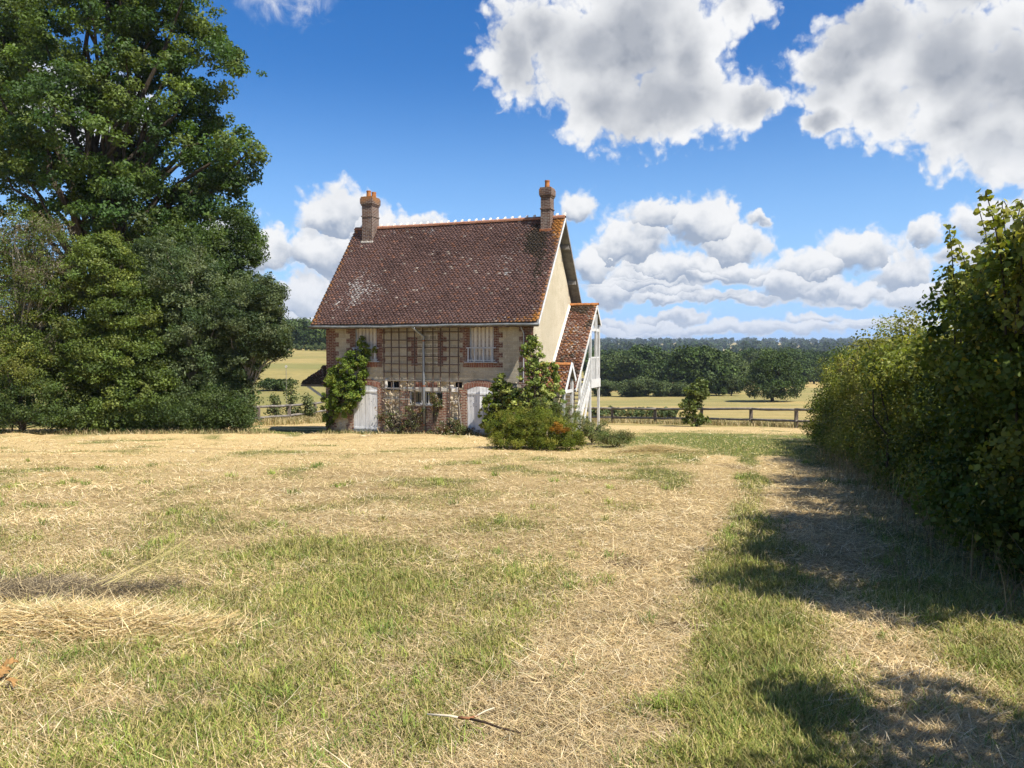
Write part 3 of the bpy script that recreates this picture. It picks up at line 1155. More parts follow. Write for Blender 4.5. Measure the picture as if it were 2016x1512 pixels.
def build_house():
    H = thing('house', 'two storey brick and stone country house with steep tiled roof and closed shutters', 'house', (OX, OY, 0), -TH)
    # --- walls
    mb = MB()
    grid_wall(mb, 0, HW, .33, 2.98, [h for h in HOLES if h[2] > 1], 0)
    mb.add([(0, 0, ZB), (0, 0, 2.98), (0, 3.265, APX - .12), (0, HD, 2.98), (0, HD, ZB)], [(0, 1, 2, 3, 4)])
    mb.add([(0, HD, ZB), (HW, HD, ZB), (HW, HD, 2.98), (0, HD, 2.98)], [(0, 3, 2, 1)])
    mb.build('wall', 'limestone', H)
    mb = MB()
    # gable wall, a little bulged grid so that raking light catches it
    ny = 40
    ys = np.linspace(.0, HD, ny)
    for a, b in zip(ys, ys[1:]):
        za, zb = min(2.98 + (a) * SL, 2.98 + (HD - a) * SL) - .02, min(2.98 + b * SL, 2.98 + (HD - b) * SL) - .02
        zs = np.linspace(0, 1, 30)
        for s, t in zip(zs, zs[1:]):
            q = [(a, ZB + (za - ZB) * s), (b, ZB + (zb - ZB) * s), (b, ZB + (zb - ZB) * t), (a, ZB + (za - ZB) * t)]
            mb.add([(HW + .02 * float(vnoise(np.array([y * 1.3]), np.array([z * 1.3]), 4)[0]), y, z) for y, z in q], [(0, 1, 2, 3)])
    mb.build('gable_wall', 'lime_render', H)
    # --- rubble lower front with real relief
    nx, nz = 330, 96
    X, Z = np.meshgrid(np.linspace(0, HW, nx), np.linspace(ZB, .33, nz), indexing='ij')
    pts = rng.random((900, 2)) * np.array([HW + .4, 3.2]) + np.array([-.2, ZB - .2])
    hgt = rng.random(900)
    dep = np.zeros(X.size)
    Q = np.stack([X.ravel(), Z.ravel() * 1.35], 1)
    p2 = pts * np.array([1, 1.35])
    for i in range(0, len(Q), 4000):
        d = np.linalg.norm(Q[i:i + 4000, None] - p2[None], axis=2)
        k = np.argsort(d, 1)[:, :2]
        ar = np.arange(len(k))
        e = d[ar, k[:, 1]] - d[ar, k[:, 0]]
        dep[i:i + 4000] = sstep(0, .07, e) * (.025 + .045 * hgt[k[:, 0]])
    dep = dep + .018 * fbm(X.ravel() * 14, Z.ravel() * 14, 3, 8)
    V = np.stack([X.ravel(), -dep, Z.ravel()], 1)
    fx, fz = (X[:-1, :-1] + X[1:, 1:]) / 2, (Z[:-1, :-1] + Z[1:, 1:]) / 2
    ok = np.ones(fx.shape, bool)
    for (a, b, c, d) in HOLES[2:]:
        ok &= ~((fx > a) & (fx < b) & (fz > c) & (fz < d))
    ii, jj = np.nonzero(ok)
    b0 = ii * nz + jj
    idx = np.stack([b0, b0 + nz, b0 + nz + 1, b0 + 1], 1)
    link('rubble_wall', np_mesh('rubble_wall', V, len(idx), 4, idx=idx), 'rubble', H)
    mb = MB()
    for (a, b, c, d) in HOLES[2:]:
        mb.add([(a, -.01, c), (b, -.01, c), (b, -.01, d), (a, -.01, d), (a, .2, c), (b, .2, c), (b, .2, d), (a, .2, d)],
               [(0, 4, 5, 1), (1, 5, 6, 2), (2, 6, 7, 3), (3, 7, 4, 0), (4, 7, 6, 5)])
    mb.each('opening_recess', 'interior_dark', H)
    # --- brick dressings, upper storey
    piers = []

    def pier():
        piers.append(MB())
        return piers[-1]
    toothed(pier(), 0, .47, .36, 2.74, 0, .17)
    toothed(pier(), 1.20, 1.485, 1.12, 2.74, .17, 0, ph=1)
    toothed(pier(), 2.535, 2.80, .90, 2.74, 0, .14)
    toothed(pier(), 4.20, 4.49, .97, 2.2, .17, 0)
    toothed(pier(), 5.44, 5.68, .97, 2.45, 0, .17)
    toothed(pier(), 6.58, 6.895, .92, 2.74, .14, 0)
    toothed(pier(), 7.955, 8.18, .92, 2.74, 0, .17, ph=1)
    toothed(pier(), 9.20, HW, -2.3, 2.74, .14, 0)
    for q in piers:
        q.build('brick_pier', 'brick', H)
    mb = MB()
    z, k = -2.3, 0
    while z < 1.05:
        mb.box(HW + .022, HW + .034, -.012, .30 + (.14 if k % 2 else 0), z, z + .204)
        z += .204
        k += 1
    mb.build('gable_quoin', 'pale_brick', H)
    mb = MB()
    for (a, b, z0, z1) in ((1.20, 2.535, .90, 1.115), (6.895, 7.955, .92, 1.115)):
        mb.box(a, b, -.020, -.001, z0, z1)
    # segmental arches
    for (a, b) in ((1.24, 2.75), (6.66, 8.12)):
        n = 14
        vs, fs = [], []
        for i in range(n + 1):
            t = i / n
            x = a + (b - a) * t
            c = 1 - (2 * t - 1) ** 2
            lo, hi = -.04 + .17 * c, .20 + .19 * c
            vs += [(x, -.085, lo), (x, -.085, hi), (x, .15, lo), (x, -.002, hi)]
            if i:
                p, q = 4 * (i - 1), 4 * i
                fs += [(p, q, q + 1, p + 1), (p + 1, q + 1, q + 3, p + 3), (p, p + 2, q + 2, q)]
        mb.add(vs, fs)
    for (a, b, z0, z1) in ((4.42, 4.86, .06, .30), (5.0, 5.42, .06, .30)):
        mb.box(a, b, -.085, -.01, z0, z1)
    mb.each('brick_arch', 'soldier_brick', H)
    mb = MB()
    piers = []
    D = -.082
    toothed(pier(), 0, .38, -2.4, .33, 0, .12, D)
    toothed(pier(), 1.12, 1.385, -2.4, -.06, .1, 0, D)
    toothed(pier(), 2.605, 2.84, -2.4, .0, 0, .1, D, ph=1)
    toothed(pier(), 3.80, 4.115, -2.4, -.12, .1, 0, D)
    toothed(pier(), 5.685, 5.92, -2.4, -.12, 0, .1, D, ph=1)
    pier().box(4.115, 5.685, D + .005, -.01, -2.4, -.72)
    toothed(pier(), 6.54, 6.795, -2.4, .0, .08, 0, D)
    toothed(pier(), 7.975, 8.24, -2.4, .0, 0, .1, D)
    toothed(pier(), 9.18, HW, -2.4, .33, .12, 0, D)
    pier().box(1.39, 2.60, -.09, .10, -2.5, -2.025)
    for q in piers:
        q.build('brick_jamb', 'pale_brick', H)
    mb = MB()
    mb.box(3.85, 5.95, -.088, .02, -.098, .058)
    mb.box(4.05, 5.75, -.12, .02, -.72, -.682)
    mb.each('lintel', 'concrete', H, .01)
    mb = MB()
    mb.box(4.49, 5.44, -.009, -.001, .97, 2.74)
    mb.build('blocked_window', 'mortared_block', H)
    # plaster remains
    mb = MB()
    for (x, z, w, h) in ((2.94, .2, .13, .4), (5.98, .1, .2, .12), (6.08, -.02, .35, .2)):
        mb.box(x, x + w, -.078, -.02, z - h / 2, z + h / 2)
    mb.each('plaster_patch', 'mortar_white', H, .02)
    # --- upper windows: slotted metal shutters, frame, rail, sill
    for (a, b, c, d) in HOLES[:2]:
        w = MB()
        w.box(a, a + .035, .02, .10, c, d).box(b - .035, b, .02, .10, c, d).box(a + .035, b - .035, .02, .10, d - .035, d)
        w = w.build('window', 'grey_paint', H)
        for k in range(6):
            x = a + .035 + (b - a - .07) * k / 6
            p = MB()
            e = (b - a - .07) / 6
            y = .045 if k % 2 else .062
            p.box(x + .002, x + e - .002, y, y + .02, c + .01, d - .04)
            p.build('shutter_panel', 'slotted_shutter', w)
        m2 = MB()
        m2.box(a - .22, b + .18, -.12, .10, c - .04, c).build('sill', 'grey_paint', w, .008)
        rl = MB()
        rl.box(a - .12, b + .14, -.13, -.09, c + .55, c + .59)
        for x in (a - .06, a + .22, a + .62, b - .05):
            rl.box(x, x + .055, -.125, -.095, c + .0, c + .55)
        rl.box(a - .08, b + .1, -.122, -.098, c + .04, c + .08)
        rl.each('window_rail', 'grey_paint', w)
    # --- ground floor shutters: pairs of boarded leaves
    def leaf(a, b, z0, z1, rise, hinge, ang, nm, yoff=-.05):
        s = MB()
        nb = 4
        Wd = b - a
        for k in range(nb):
            x0, x1 = a + Wd * k / nb + .003, a + Wd * (k + 1) / nb - .003
            t0, t1 = rise(x0), rise(x1)
            dy = .004 * rng.normal()
            vs = [(x0, -.016 + dy, z0), (x1, -.016 + dy, z0), (x1, .016 + dy, z0), (x0, .016 + dy, z0), (x0, -.016 + dy, z1 + t0), (x1, -.016 + dy, z1 + t1), (x1, .016 + dy, z1 + t1), (x0, .016 + dy, z1 + t0)]
            s.add(vs, [(0, 3, 2, 1), (4, 5, 6, 7), (0, 1, 5, 4), (1, 2, 6, 5), (2, 3, 7, 6), (3, 0, 4, 7)])
        o = s.build('shutter', 'white_paint', H, .003)
        br = MB()
        for z in (z0 + .16, z1 - .2):
            br.box(a + .012, b - .012, -.04, -.017, z, z + .085)
        br.each('shutter_brace', 'white_paint', o, .006)
        hg = MB()
        for z in (z0 + .20, z1 - .16):
            e = a - .05 if hinge < 0 else b + .05
            hg.box(min(e, a + .02 if hinge < 0 else b - .02), max(e, a + .02 if hinge < 0 else b - .02), -.046, -.041, z - .018, z + .018)
        hg.each('hinge', 'rust', o)
        dots = MB()
        for cx, cz in ((.3, .58), (.3, .70), (.7, .58), (.7, .70), (.5, .64)):
            x, z = a + Wd * cx, z0 + (z1 - z0) * (cz + .06)
            dots.box(x - .012, x + .012, -.0235, -.0205, z - .012, z + .012)
        dots.each('peep_hole', 'interior_dark', o)
        hx = a if hinge < 0 else b
        o.matrix_local = Matrix.Translation((hx, yoff, 0)) @ Matrix.Rotation(ang, 4, 'Z') @ Matrix.Translation((-hx, 0, 0))
        return o
    def seg(a, b, r):
        return lambda x: r * (1 - (2 * (x - a) / (b - a) - 1) ** 2)
    r1 = seg(1.39, 2.60, .13)
    leaf(1.40, 1.993, -1.97, 0., r1, -1, 0., 'l')
    leaf(1.999, 2.59, -1.97, 0., r1, 1, 0., 'r')
    r2 = seg(6.80, 7.97, .13)
    leaf(6.81, 7.383, -1.93, .0, r2, -1, R(-3), 'l')
    leaf(7.388, 7.96, -1.93, .0, r2, 1, R(14), 'r')
    # --- small windows
    w = MB()
    a, b, c, d = HOLES[4]
    w.box(a, b, .02, .08, d - .05, d).box(a, a + .05, .02, .08, c, d - .05).box(b - .05, b, .02, .08, c, d - .05).box(a + .05, b - .05, .02, .08, c, c + .05)
    for x in (4.66, 4.86, 4.98, 5.34):
        w.box(x, x + .03, .025, .075, c + .05, d - .05)
    w = w.build('window', 'old_white_paint', H)
    MB().box(a + .05, b - .05, .055, .06, c + .05, d - .05).build('pane', 'window_glass', w)
    MB().box(4.68, 4.84, .035, .05, -.36, -.2).build('yellow_box', 'yellow_plastic', w)
    MB().box(4.26, 4.62, -.03, .06, -.675, -.60).build('white_sill_board', 'old_white_paint', w, .03)
    w = MB()
    w.box(3.30, 3.34, .01, .05, -.1, .31).box(3.02, 3.30, .012, .048, .0, .03).box(3.34, 3.63, .012, .048, .0, .03)
    w = w.build('window', 'old_white_paint', H)
    MB().box(3.36, 3.62, .06, .07, -.08, .02).build('pane', 'window_glass', w)
    # --- roof
    RF = MB()
    xo0, xo1 = -.4, HW + .4
    th = .10
    for sgn in (0, 1):
        y0, y1 = (-.55, 3.265)
        pr = [(y0, ZE - .055), (y1, APX - .09), (y1, APX - th * 1.7), (y0, ZE - th)]
        if sgn:
            pr = [(HD - y, z) for y, z in pr]
        vs = [(xo0, y, z) for y, z in pr] + [(xo1, y, z) for y, z in pr]
        RF.add(vs, [(0, 1, 5, 4), (1, 2, 6, 5), (2, 3, 7, 6), (3, 0, 4, 7), (0, 3, 2, 1), (4, 5, 6, 7)])
    roof = RF.build('roof', 'grey_wood', H)

    def lich(u, t, x, s):
        nz_ = fbm(x * .55, s * .55, 4, 61)
        nf = fbm(x * 2.5, s * 2.5, 3, 62)
        lw = -.10 + .40 * sstep(.45, .75, nz_ * .6 + nf * .4)
        cl = np.exp(-((u - .12) / .10) ** 2 - ((t - .30) / .22) ** 2) + .9 * np.exp(-((u - .86) / .07) ** 2 - ((t - .55) / .30) ** 2) + .6 * np.exp(-((u - .3) / .25) ** 2 - ((t - .93) / .07) ** 2)
        mid = np.exp(-((u - .55) / .22) ** 2 - ((t - .5) / .33) ** 2)
        lw = np.clip(lw + cl * (.12 + .45 * nf) - .10 * mid, 0, .62)
        lo = .55 * sstep(.95, 1.0, u) * (.4 + nf) + .5 * sstep(.035, 0, u) * (.4 + nf) + .30 * sstep(.10, 0, t) * (.3 + nf) + .8 * np.exp(-((u - .965) / .03) ** 2) * sstep(.6, .95, t)
        lo = lo + .45 * sstep(.78, .98, u) * nf * sstep(.5, 0, t)
        lk = .15 + 1.2 * np.exp(-((u - .885) / .045) ** 2 - ((t - .78) / .16) ** 2) + .5 * np.exp(-((u - .93) / .04) ** 2 - ((t - .5) / .3) ** 2)
        return lw, np.clip(lo, 0, 1.3), np.clip(lk, 0, 1.3)
    tile_plane('roof_tiles', xo0, xo1, (-.60, ZE - .02), (3.265, APX + .02), roof, seed=3, lich=lich, sag=.055)
    tile_plane('roof_tiles', xo0, xo1, (HD + .60, ZE - .02), (HD - 3.265, APX + .02), roof, seed=4, lich=lich)
    # ridge: half-round tiles with white mortar crests
    rt, rc = MB(), MB()
    nR = 30
    for k in range(nR):
        a, b = xo0 + (xo1 - xo0) * k / nR, xo0 + (xo1 - xo0) * (k + 1) / nR
        zc = APX + .0 - .03 * math.sin((a - xo0) / (xo1 - xo0) * math.pi)
        vs, fs = [], []
        for i in range(9):
            t = math.pi * i / 8
            for x, r in ((a, .125), (b + .02, .112)):
                vs.append((x, 3.265 - math.cos(t) * r, zc + math.sin(t) * r))
            if i:
                p = 2 * (i - 1)
                fs.append((p, p + 1, p + 3, p + 2))
        rt.add(vs, fs)
        rc.tube([(b - .035, 3.265, zc + .10), (b, 3.265, zc + .165), (b + .04, 3.265, zc + .20)], [.075, .055, .022], 7)
    rt.build('ridge_tiles', 'terracotta', roof, smooth=True)
    rc.each('ridge_crest', 'mortar_white', roof)
    mt = MB()
    mt.bar((xo0, 3.265 - .145, APX - .015), (xo1, 3.265 - .145, APX - .015), .06, .07)
    mt.build('ridge_mortar', 'terracotta', roof)
    # verge boards
    for x, m in ((xo1, 'white_paint'), (xo0 - .025, 'old_white_paint')):
        b = MB()
        b.bar((x + .012, -.6, ZE - .09), (x + .012, 3.265, APX - .05), .024, .15, (1, 0, 0)) if 0 else None
        for (ya, za, yb, zb) in ((-.58, ZE - .04, 3.265, APX - .02),):
            b.add([(x, ya, za - .13), (x + .025, ya, za - .13), (x + .025, yb, zb - .16), (x, yb, zb - .16), (x, ya, za), (x + .025, ya, za), (x + .025, yb, zb), (x, yb, zb)],
                  [(0, 1, 2, 3), (4, 7, 6, 5), (0, 4, 5, 1), (1, 5, 6, 2), (2, 6, 7, 3), (3, 7, 4, 0)])
        b.build('verge_board', m, roof)
        b = MB()
        for (ya, za, yb, zb) in ((HD + .58, ZE - .04, 3.27, APX - .02),):
            b.add([(x, ya, za - .15), (x + .025, ya, za - .15), (x + .025, yb, zb - .18), (x, yb, zb - .18), (x, ya, za), (x + .025, ya, za), (x + .025, yb, zb), (x, yb, zb)],
                  [(0, 3, 2, 1), (4, 5, 6, 7), (0, 1, 5, 4), (1, 2, 6, 5), (2, 3, 7, 6), (3, 0, 4, 7)])
        b.build('verge_board', 'grey_wood', roof)
    for y in (4.05, 5.25, 2.3, 1.1, HD + .2):
        MB().box(HW - .1, xo1 - .03, y - .07, y + .07, roof_z(y) - .34, roof_z(y) - .15).build('purlin', 'grey_wood', roof, .006)
    MB().box(HW - .1, xo1 - .03, 3.19, 3.34, APX - .42, APX - .2).build('purlin', 'grey_wood', roof, .006)
    # fascia and gutter
    MB().box(xo0, xo1, -.575, -.552, ZE - .20, ZE - .07).build('fascia', 'dark_wood', roof)
    gt = MB()
    pts = [(xo0 - .06 + (xo1 - xo0 + .1) * k / 24, -.66, ZE - .11 - .035 * math.exp(-((k - 8) / 5) ** 2) + .008 * math.sin(k * 1.3)) for k in range(25)]
    gt.tube(pts, .052, 8)
    gt.build('gutter', 'gutter_metal', roof, smooth=True)
    dp = MB()
    dp.tube([(4.55, -.64, ZE - .14), (4.68, -.40, ZE - .34), (4.84, -.14, ZE - .55), (4.84, -.14, 1.6), (4.85, -.14, -.2), (4.87, -.14, -1.75)], .055, 10)
    dp.build('downpipe', 'zinc', H, smooth=True)
    dp = MB()
    dp.tube([(4.87, -.14, -1.75), (4.87, -.14, -2.4)], .06, 10)
    for z in (2.0, .1, -1.55):
        dp.tube([(4.85, -.14, z), (4.85, -.14, z + .06)], .068, 10)
    dp.each('pipe_collar', 'rust', H)
    dp = MB()
    dp.tube([(9.28, -.5, 2.6), (9.27, -.06, 2.3), (9.26, -.06, 1.0), (9.23, -.06, -2.2)], .025, 8)
    dp.build('vent_pipe', 'grey_paint', H, smooth=True)
    # soffit rafters under the front eave
    rf = MB()
    for k in range(20):
        x = .1 + k * .498
        rf.box(x, x + .07, -.54, -.02, ZE - .20, ZE - .105)
    rf.each('rafter', 'dark_wood', roof)
    # --- chimneys
    def chimney(x0, x1, y0, y1, zt, pots):
        c = MB()
        zb = roof_z(y0) - .3
        c.box(x0, x1, y0, y1, zb, zt - .42)
        e = .035
        zs = [(zt - .95, zt - .89, .03), (zt - .42, zt - .35, .03), (zt - .35, zt - .28, .06), (zt - .28, zt - .07, .065), (zt - .07, zt, .035)]
        for (a, b, w) in zs:
            c.box(x0 - w, x1 + w, y0 - w, y1 + w, a + .001, b)
        o = c.build('chimney', 'chimney_brick', roof, .006)
        for (px_, py_, h) in pots:
            p = MB()
            p.tube([(px_, py_, zt - .02), (px_, py_, zt + h)], [.115, .098], 14)
            p.tube([(px_, py_, zt + h - .05), (px_, py_, zt + h + .002)], [.112, .112], 14)
            p.build('chimney_pot', 'pot_clay', o, smooth=False)
        fl = MB()
        for k in range(7):
            q = .05 + .05 * rng.random()
            x = x0 - .05 + (x1 - x0 + .1) * k / 7
            fl.box(x, x + (x1 - x0 + .1) / 7 + .01, y0 - .06, y0 + .02, roof_z(y0) - .1, roof_z(y0) + .02 + q)
        fl.build('flashing', 'concrete' if x0 < 2 else 'rust', o, .02)
    chimney(9.10, 9.54, 2.74, 3.28, 8.70, [(9.32, 3.0, .33)])
    chimney(.30, .84, 2.64, 3.30, 8.86, [(.50, 2.95, .32), (.69, 3.1, .27)])
    return H


HOUSE = build_house()


def build_trellis():
    T = thing('trellis', 'tall grid of thin dark wooden battens on the middle of the house front', 'trellis', (OX, OY, 0), -TH)
    xs = [2.95, 3.31, 3.67, 4.06, 4.42, 4.80, 5.27, 5.62, 6.03, 6.43]
    for i, x in enumerate(xs):
        b = MB()
        z0 = [-1.3, -.2, -1.1, -1.0, -.7, -1.2, -1.9, -.1, -1.7, -1.9][i]
        b.bar((x + rng.normal() * .01, -.125, z0), (x, -.125, 2.58 + .06 * rng.random()), .044, .022, (0, 1, 0))
        b.build('upright_batten', 'dark_wood', T)
    for i, z in enumerate([2.40, 2.06, 1.72, 1.38, 1.05, .70, .35, -.02, -.45]):
        b = MB()
        x1 = 6.5 if i < 7 else [4.6, 4.2][i - 7]
        b.bar((2.90, -.145, z + rng.normal() * .012), (x1, -.145, z + rng.normal() * .012), .022, .042)
        b.build('cross_batten', 'dark_wood' if i < 6 else 'fence_rail_wood', T)
    b = MB()
    b.bar((6.44, -.18, -.3), (6.75, -.45, -2.0), .03, .03)
    b.build('leaning_batten', 'fence_rail_wood', T)


build_trellis()


def slope_lich(o, k):
    def f(u, t, x, s):
        nf = fbm(x * 2.5, s * 2.5, 3, 71)
        nl = fbm(x * .8, s * .8, 3, 72)
        return np.clip(.15 + .5 * nf, 0, 1), np.clip(o * (.3 + nf) + .6 * sstep(.93, 1, t), 0, 1.3), np.clip(k * sstep(.4, .65, nl * .6 + nf * .4), 0, 1.3)
    return f


def build_stairs():
    S = thing('covered_staircase', 'white wooden outside stair under a steep mossy tiled roof against the house gable', 'staircase', (OX, OY, 0), -TH)
    gx = HW + .045
    ox = HW + 1.32
    # roof: ridge at y 5.42, long front slope, short back slope
    rz, ry = 3.72, 5.42
    fy, fz = 1.62, -.02
    r = MB()
    for (ya, za, yb, zb) in ((fy, fz, ry, rz), (ry + .85, rz - .85, ry, rz)):
        vs = [(x, y, z) for x in (gx + .01, ox) for y, z in ((ya, za), (yb, zb), (yb, zb - .09), (ya, za - .06))]
        r.add(vs, [(0, 1, 5, 4), (2, 3, 7, 6), (3, 0, 4, 7), (0, 3, 2, 1), (4, 5, 6, 7)])
    roof = r.build('roof', 'grey_wood', S)
    b = (.15, .07, .045)
    tile_plane('roof_tiles', gx + .02, ox + .03, (fy - .03, fz - .03), (ry, rz + .01), roof, seed=11, lich=slope_lich(.45, 1.1), base=b, ragged=.012)
    tile_plane('roof_tiles', gx + .02, ox + .03, (ry + .88, rz - .88), (ry, rz + .01), roof, seed=12, lich=slope_lich(.5, .6), base=b, ragged=.006)
    t = MB()
    for k in range(4):
        a, c = gx + .02 + k * .335, gx + .02 + (k + 1) * .335
        vs, fs = [], []
        for i in range(9):
            q = math.pi * i / 8
            for x, rr in ((a, .115), (c + .01, .10)):
                vs.append((x, ry - math.cos(q) * rr, rz + math.sin(q) * rr))
            if i:
                p = 2 * (i - 1)
                fs.append((p, p + 1, p + 3, p + 2))
        t.add(vs, fs)
    t.build('ridge_tiles', 'pot_clay', roof, smooth=True)
    t = MB()
    t.bar((gx + .01, fy + .1, fz + .13), (gx + .01, ry, rz + .03), .10, .10)
    t.build('flashing', 'mortar_white', roof)
    for (ya, za, yb, zb) in ((fy, fz, ry, rz), (ry + .87, rz - .87, ry, rz)):
        t = MB()
        t.bar((ox + .025, ya, za - .06), (ox + .025, yb, zb - .06), .025, .15)
        t.build('verge_board', 'old_white_paint', roof)
    # posts
    px_ = HW + 1.24
    fl = .30
    for (y, z0, z1) in ((4.5, -2.6, 2.72), (5.62, -.15, 3.3), (2.67, -2.4, .92), (6.2, -2.7, 2.8)):
        t = MB()
        t.box(px_ - .055, px_ + .055, y - .055, y + .055, z0, z1)
        t.build('post', 'old_white_paint', S, .008)
    t = MB()
    t.bar((px_, ry - .9, rz - 1.15), (px_, ry + .7, rz - 1.15), .07, .12)
    t.bar((px_, ry, rz - 1.2), (px_, ry, rz - .12), .07, .07)
    t.bar((px_, ry - .85, rz - 1.0), (px_, ry - .02, rz - .2), .06, .08)
    t.each('truss_beam', 'old_white_paint', S)
    # landing
    t = MB()
    t.box(gx + .01, px_ + .06, 4.5, 6.25, fl - .06, fl)
    t.build('landing', 'grey_wood', S)
    t = MB()
    t.box(px_ + .06, px_ + .085, 4.45, 6.27, fl - .38, fl + .01)
    t.build('landing_fascia', 'old_white_paint', S)
    # stair: runs down towards the front
    n = 13
    y0, y1 = 4.5, 2.05
    zb = gz1(*h2w(HW + .7, 2.0)[:2])
    for k in range(n):
        y = y0 + (y1 - y0) * (k + .5) / n
        z = fl + (zb - fl) * (k + 1) / (n + 1)
        MB().box(HW + .25, px_ - .06, y - .13, y + .12, z - .04, z).build('step', 'grey_wood', S)
    for x in (HW + .22, px_ - .01):
        t = MB()
        t.bar((x, y0 + .05, fl - .15), (x, y1 - .05, zb + .02), .045, .26)
        t.build('stringer', 'old_white_paint', S)
    t = MB()
    t.bar((px_, 4.45, fl + .95), (px_, 2.1, zb + .95), .05, .09)
    t.bar((px_, 4.45, fl + .5), (px_, 2.1, zb + .5), .03, .08)
    t.each('handrail', 'old_white_paint', S)
    bl = MB()
    for k in range(15):
        f = (k + .5) / 15
        y, z = 4.45 + (2.1 - 4.45) * f, fl + (zb - fl) * f
        bl.box(px_ - .015, px_ + .015, y - .03, y + .03, z + .0, z + .93)
    bl.each('stair_baluster', 'old_white_paint', S)
    t = MB()
    t.box(px_ - .02, px_ + .03, 4.55, 5.57, fl + .95, fl + 1.03)
    t.box(px_ - .02, px_ + .03, 5.67, 6.15, fl + .95, fl + 1.03)
    t.each('landing_rail', 'old_white_paint', S)
    bl = MB()
    for k in range(9):
        y = 4.66 + k * .18
        if abs(y - 5.62) > .09:
            bl.box(px_ - .012, px_ + .02, y - .045, y + .045, fl, fl + .95)
    bl.each('landing_baluster', 'old_white_paint', S)
    t = MB()
    t.bar((px_, 4.45, fl - .35), (px_, 3.2, -1.95), .06, .10)
    t.bar((px_, 2.72, -1.2), (px_, 4.44, .1), .05, .12)
    t.each('brace', 'old_white_paint', S)


build_stairs()


def build_canopies():
    # small tiled porch canopy in front of the stair
    C = thing('porch_canopy', 'small tiled porch roof with white gable boards and posts at the stair foot', 'porch', (OX, OY, 0), -TH)
    gx, ox = HW + .045, HW + 1.36
    ry, rz, fy, fz = .85, 1.02, -.12, .02
    r = MB()
    for (ya, za, yb, zb) in ((fy, fz, ry, rz), (1.45, .42, ry, rz)):
        vs = [(x, y, z) for x in (gx, ox) for y, z in ((ya, za), (yb, zb), (yb, zb - .08), (ya, za - .05))]
        r.add(vs, [(0, 1, 5, 4), (2, 3, 7, 6), (3, 0, 4, 7), (0, 3, 2, 1), (4, 5, 6, 7)])
    roof = r.build('roof', 'grey_wood', C)
    b = (.22, .09, .05)
    tile_plane('roof_tiles', gx, ox + .02, (fy - .03, fz - .03), (ry, rz + .01), roof, seed=21, lich=slope_lich(.6, .5), base=b, ragged=.01)
    tile_plane('roof_tiles', gx, ox + .02, (1.48, .39), (ry, rz + .01), roof, seed=22, lich=slope_lich(.6, .5), base=b, ragged=.006)
    t = MB()
    for k in range(4):
        a, c = gx + k * .335, gx + (k + 1) * .335
        vs, fs = [], []
        for i in range(9):
            q = math.pi * i / 8
            for x, rr in ((a, .12), (c + .01, .10)):
                vs.append((x, ry - math.cos(q) * rr, rz + math.sin(q) * rr))
            if i:
                p = 2 * (i - 1)
                fs.append((p, p + 1, p + 3, p + 2))
        t.add(vs, fs)
    t.build('ridge_tiles', 'pot_clay', roof, smooth=True)
    for (ya, za, yb, zb) in ((fy - .03, fz - .07, ry, rz + .08), (1.45, .36, ry, rz + .04)):
        t = MB()
        t.bar((ox + .03, ya, za), (ox + .03, yb, zb), .03, .16)
        t.build('verge_board', 'white_paint', roof)
    for y in (.05, 1.3):
        MB().box(HW + 1.2, HW + 1.31, y - .055, y + .055, -2.4, fz + y * .9 - .02 if y < 1 else .45).build('post', 'old_white_paint', C, .008)
    t = MB()
    t.box(HW + 1.21, HW + 1.30, .10, 1.25, -.10, .02)
    t.build('tie_beam', 'old_white_paint', C)
    t = MB()
    for z in (-.25, -.48, -.72, -.95):
        t.bar((HW + .25, .1, z), (HW + 1.2, .08, z), .03, .05)
    for x in (.4, .6, .8, 1.0):
        t.bar((HW + x, .1, -1.1), (HW + x, .1, -.2), .02, .02)
    t.each('gate_slat', 'tan_wood', C)
    t = MB()
    t.bar((HW + .1, .14, -.9), (HW + .75, .14, -.15), .03, .22)
    t.build('board', 'grey_wood', C)
    # left: dark hipped canopy on the shaded gable
    D = thing('side_canopy', 'dark hipped tiled canopy on a white bracket at the shaded left gable', 'canopy', (OX, OY, 0), -TH)
    r = MB()
    y0, y1, zr, ze = .55, 1.5, 1.0, .08
    vs = [(-.02, y1, zr), (-.90, y1, zr), (-1.78, y0, ze), (-.02, y0, ze), (-.02, 2.45, ze), (-1.78, 2.45, ze)]
    r.add(vs, [(0, 1, 2, 3), (0, 4, 5, 1), (1, 5, 2)])
    lo = [(x, y, z - .07) for x, y, z in vs]
    r.add(lo, [(3, 2, 1, 0), (1, 5, 4, 0), (2, 5, 1)])
    roof = r.build('roof', 'dark_wood', D)
    k = lambda u, t: (u > .5 * t + .02 * np.sin(t * 40))
    tile_plane('roof_tiles', -1.80, -.02, (y0 - .03, ze - .02), (y1, zr + .01), roof, seed=31, lich=slope_lich(.1, 1.0), base=(.10, .055, .044), ragged=.01, keep=k)
    t = MB()
    t.bar((-.90, y1, zr + .03), (-.02, y1, zr + .03), .12, .1)
    t.build('ridge_tiles', 'terracotta', roof)
    t = MB()
    t.bar((-1.74, y0 + .05, ze - .06), (-.02, y0 + .05, ze - .06), .07, .09)
    t.build('eave_beam', 'grey_wood', D)
    t = MB()
    t.bar((-1.45, y0 + .1, ze - .08), (-.02, y0 + .1, -.85), .07, .09)
    t.build('bracket', 'old_white_paint', D)


build_canopies()


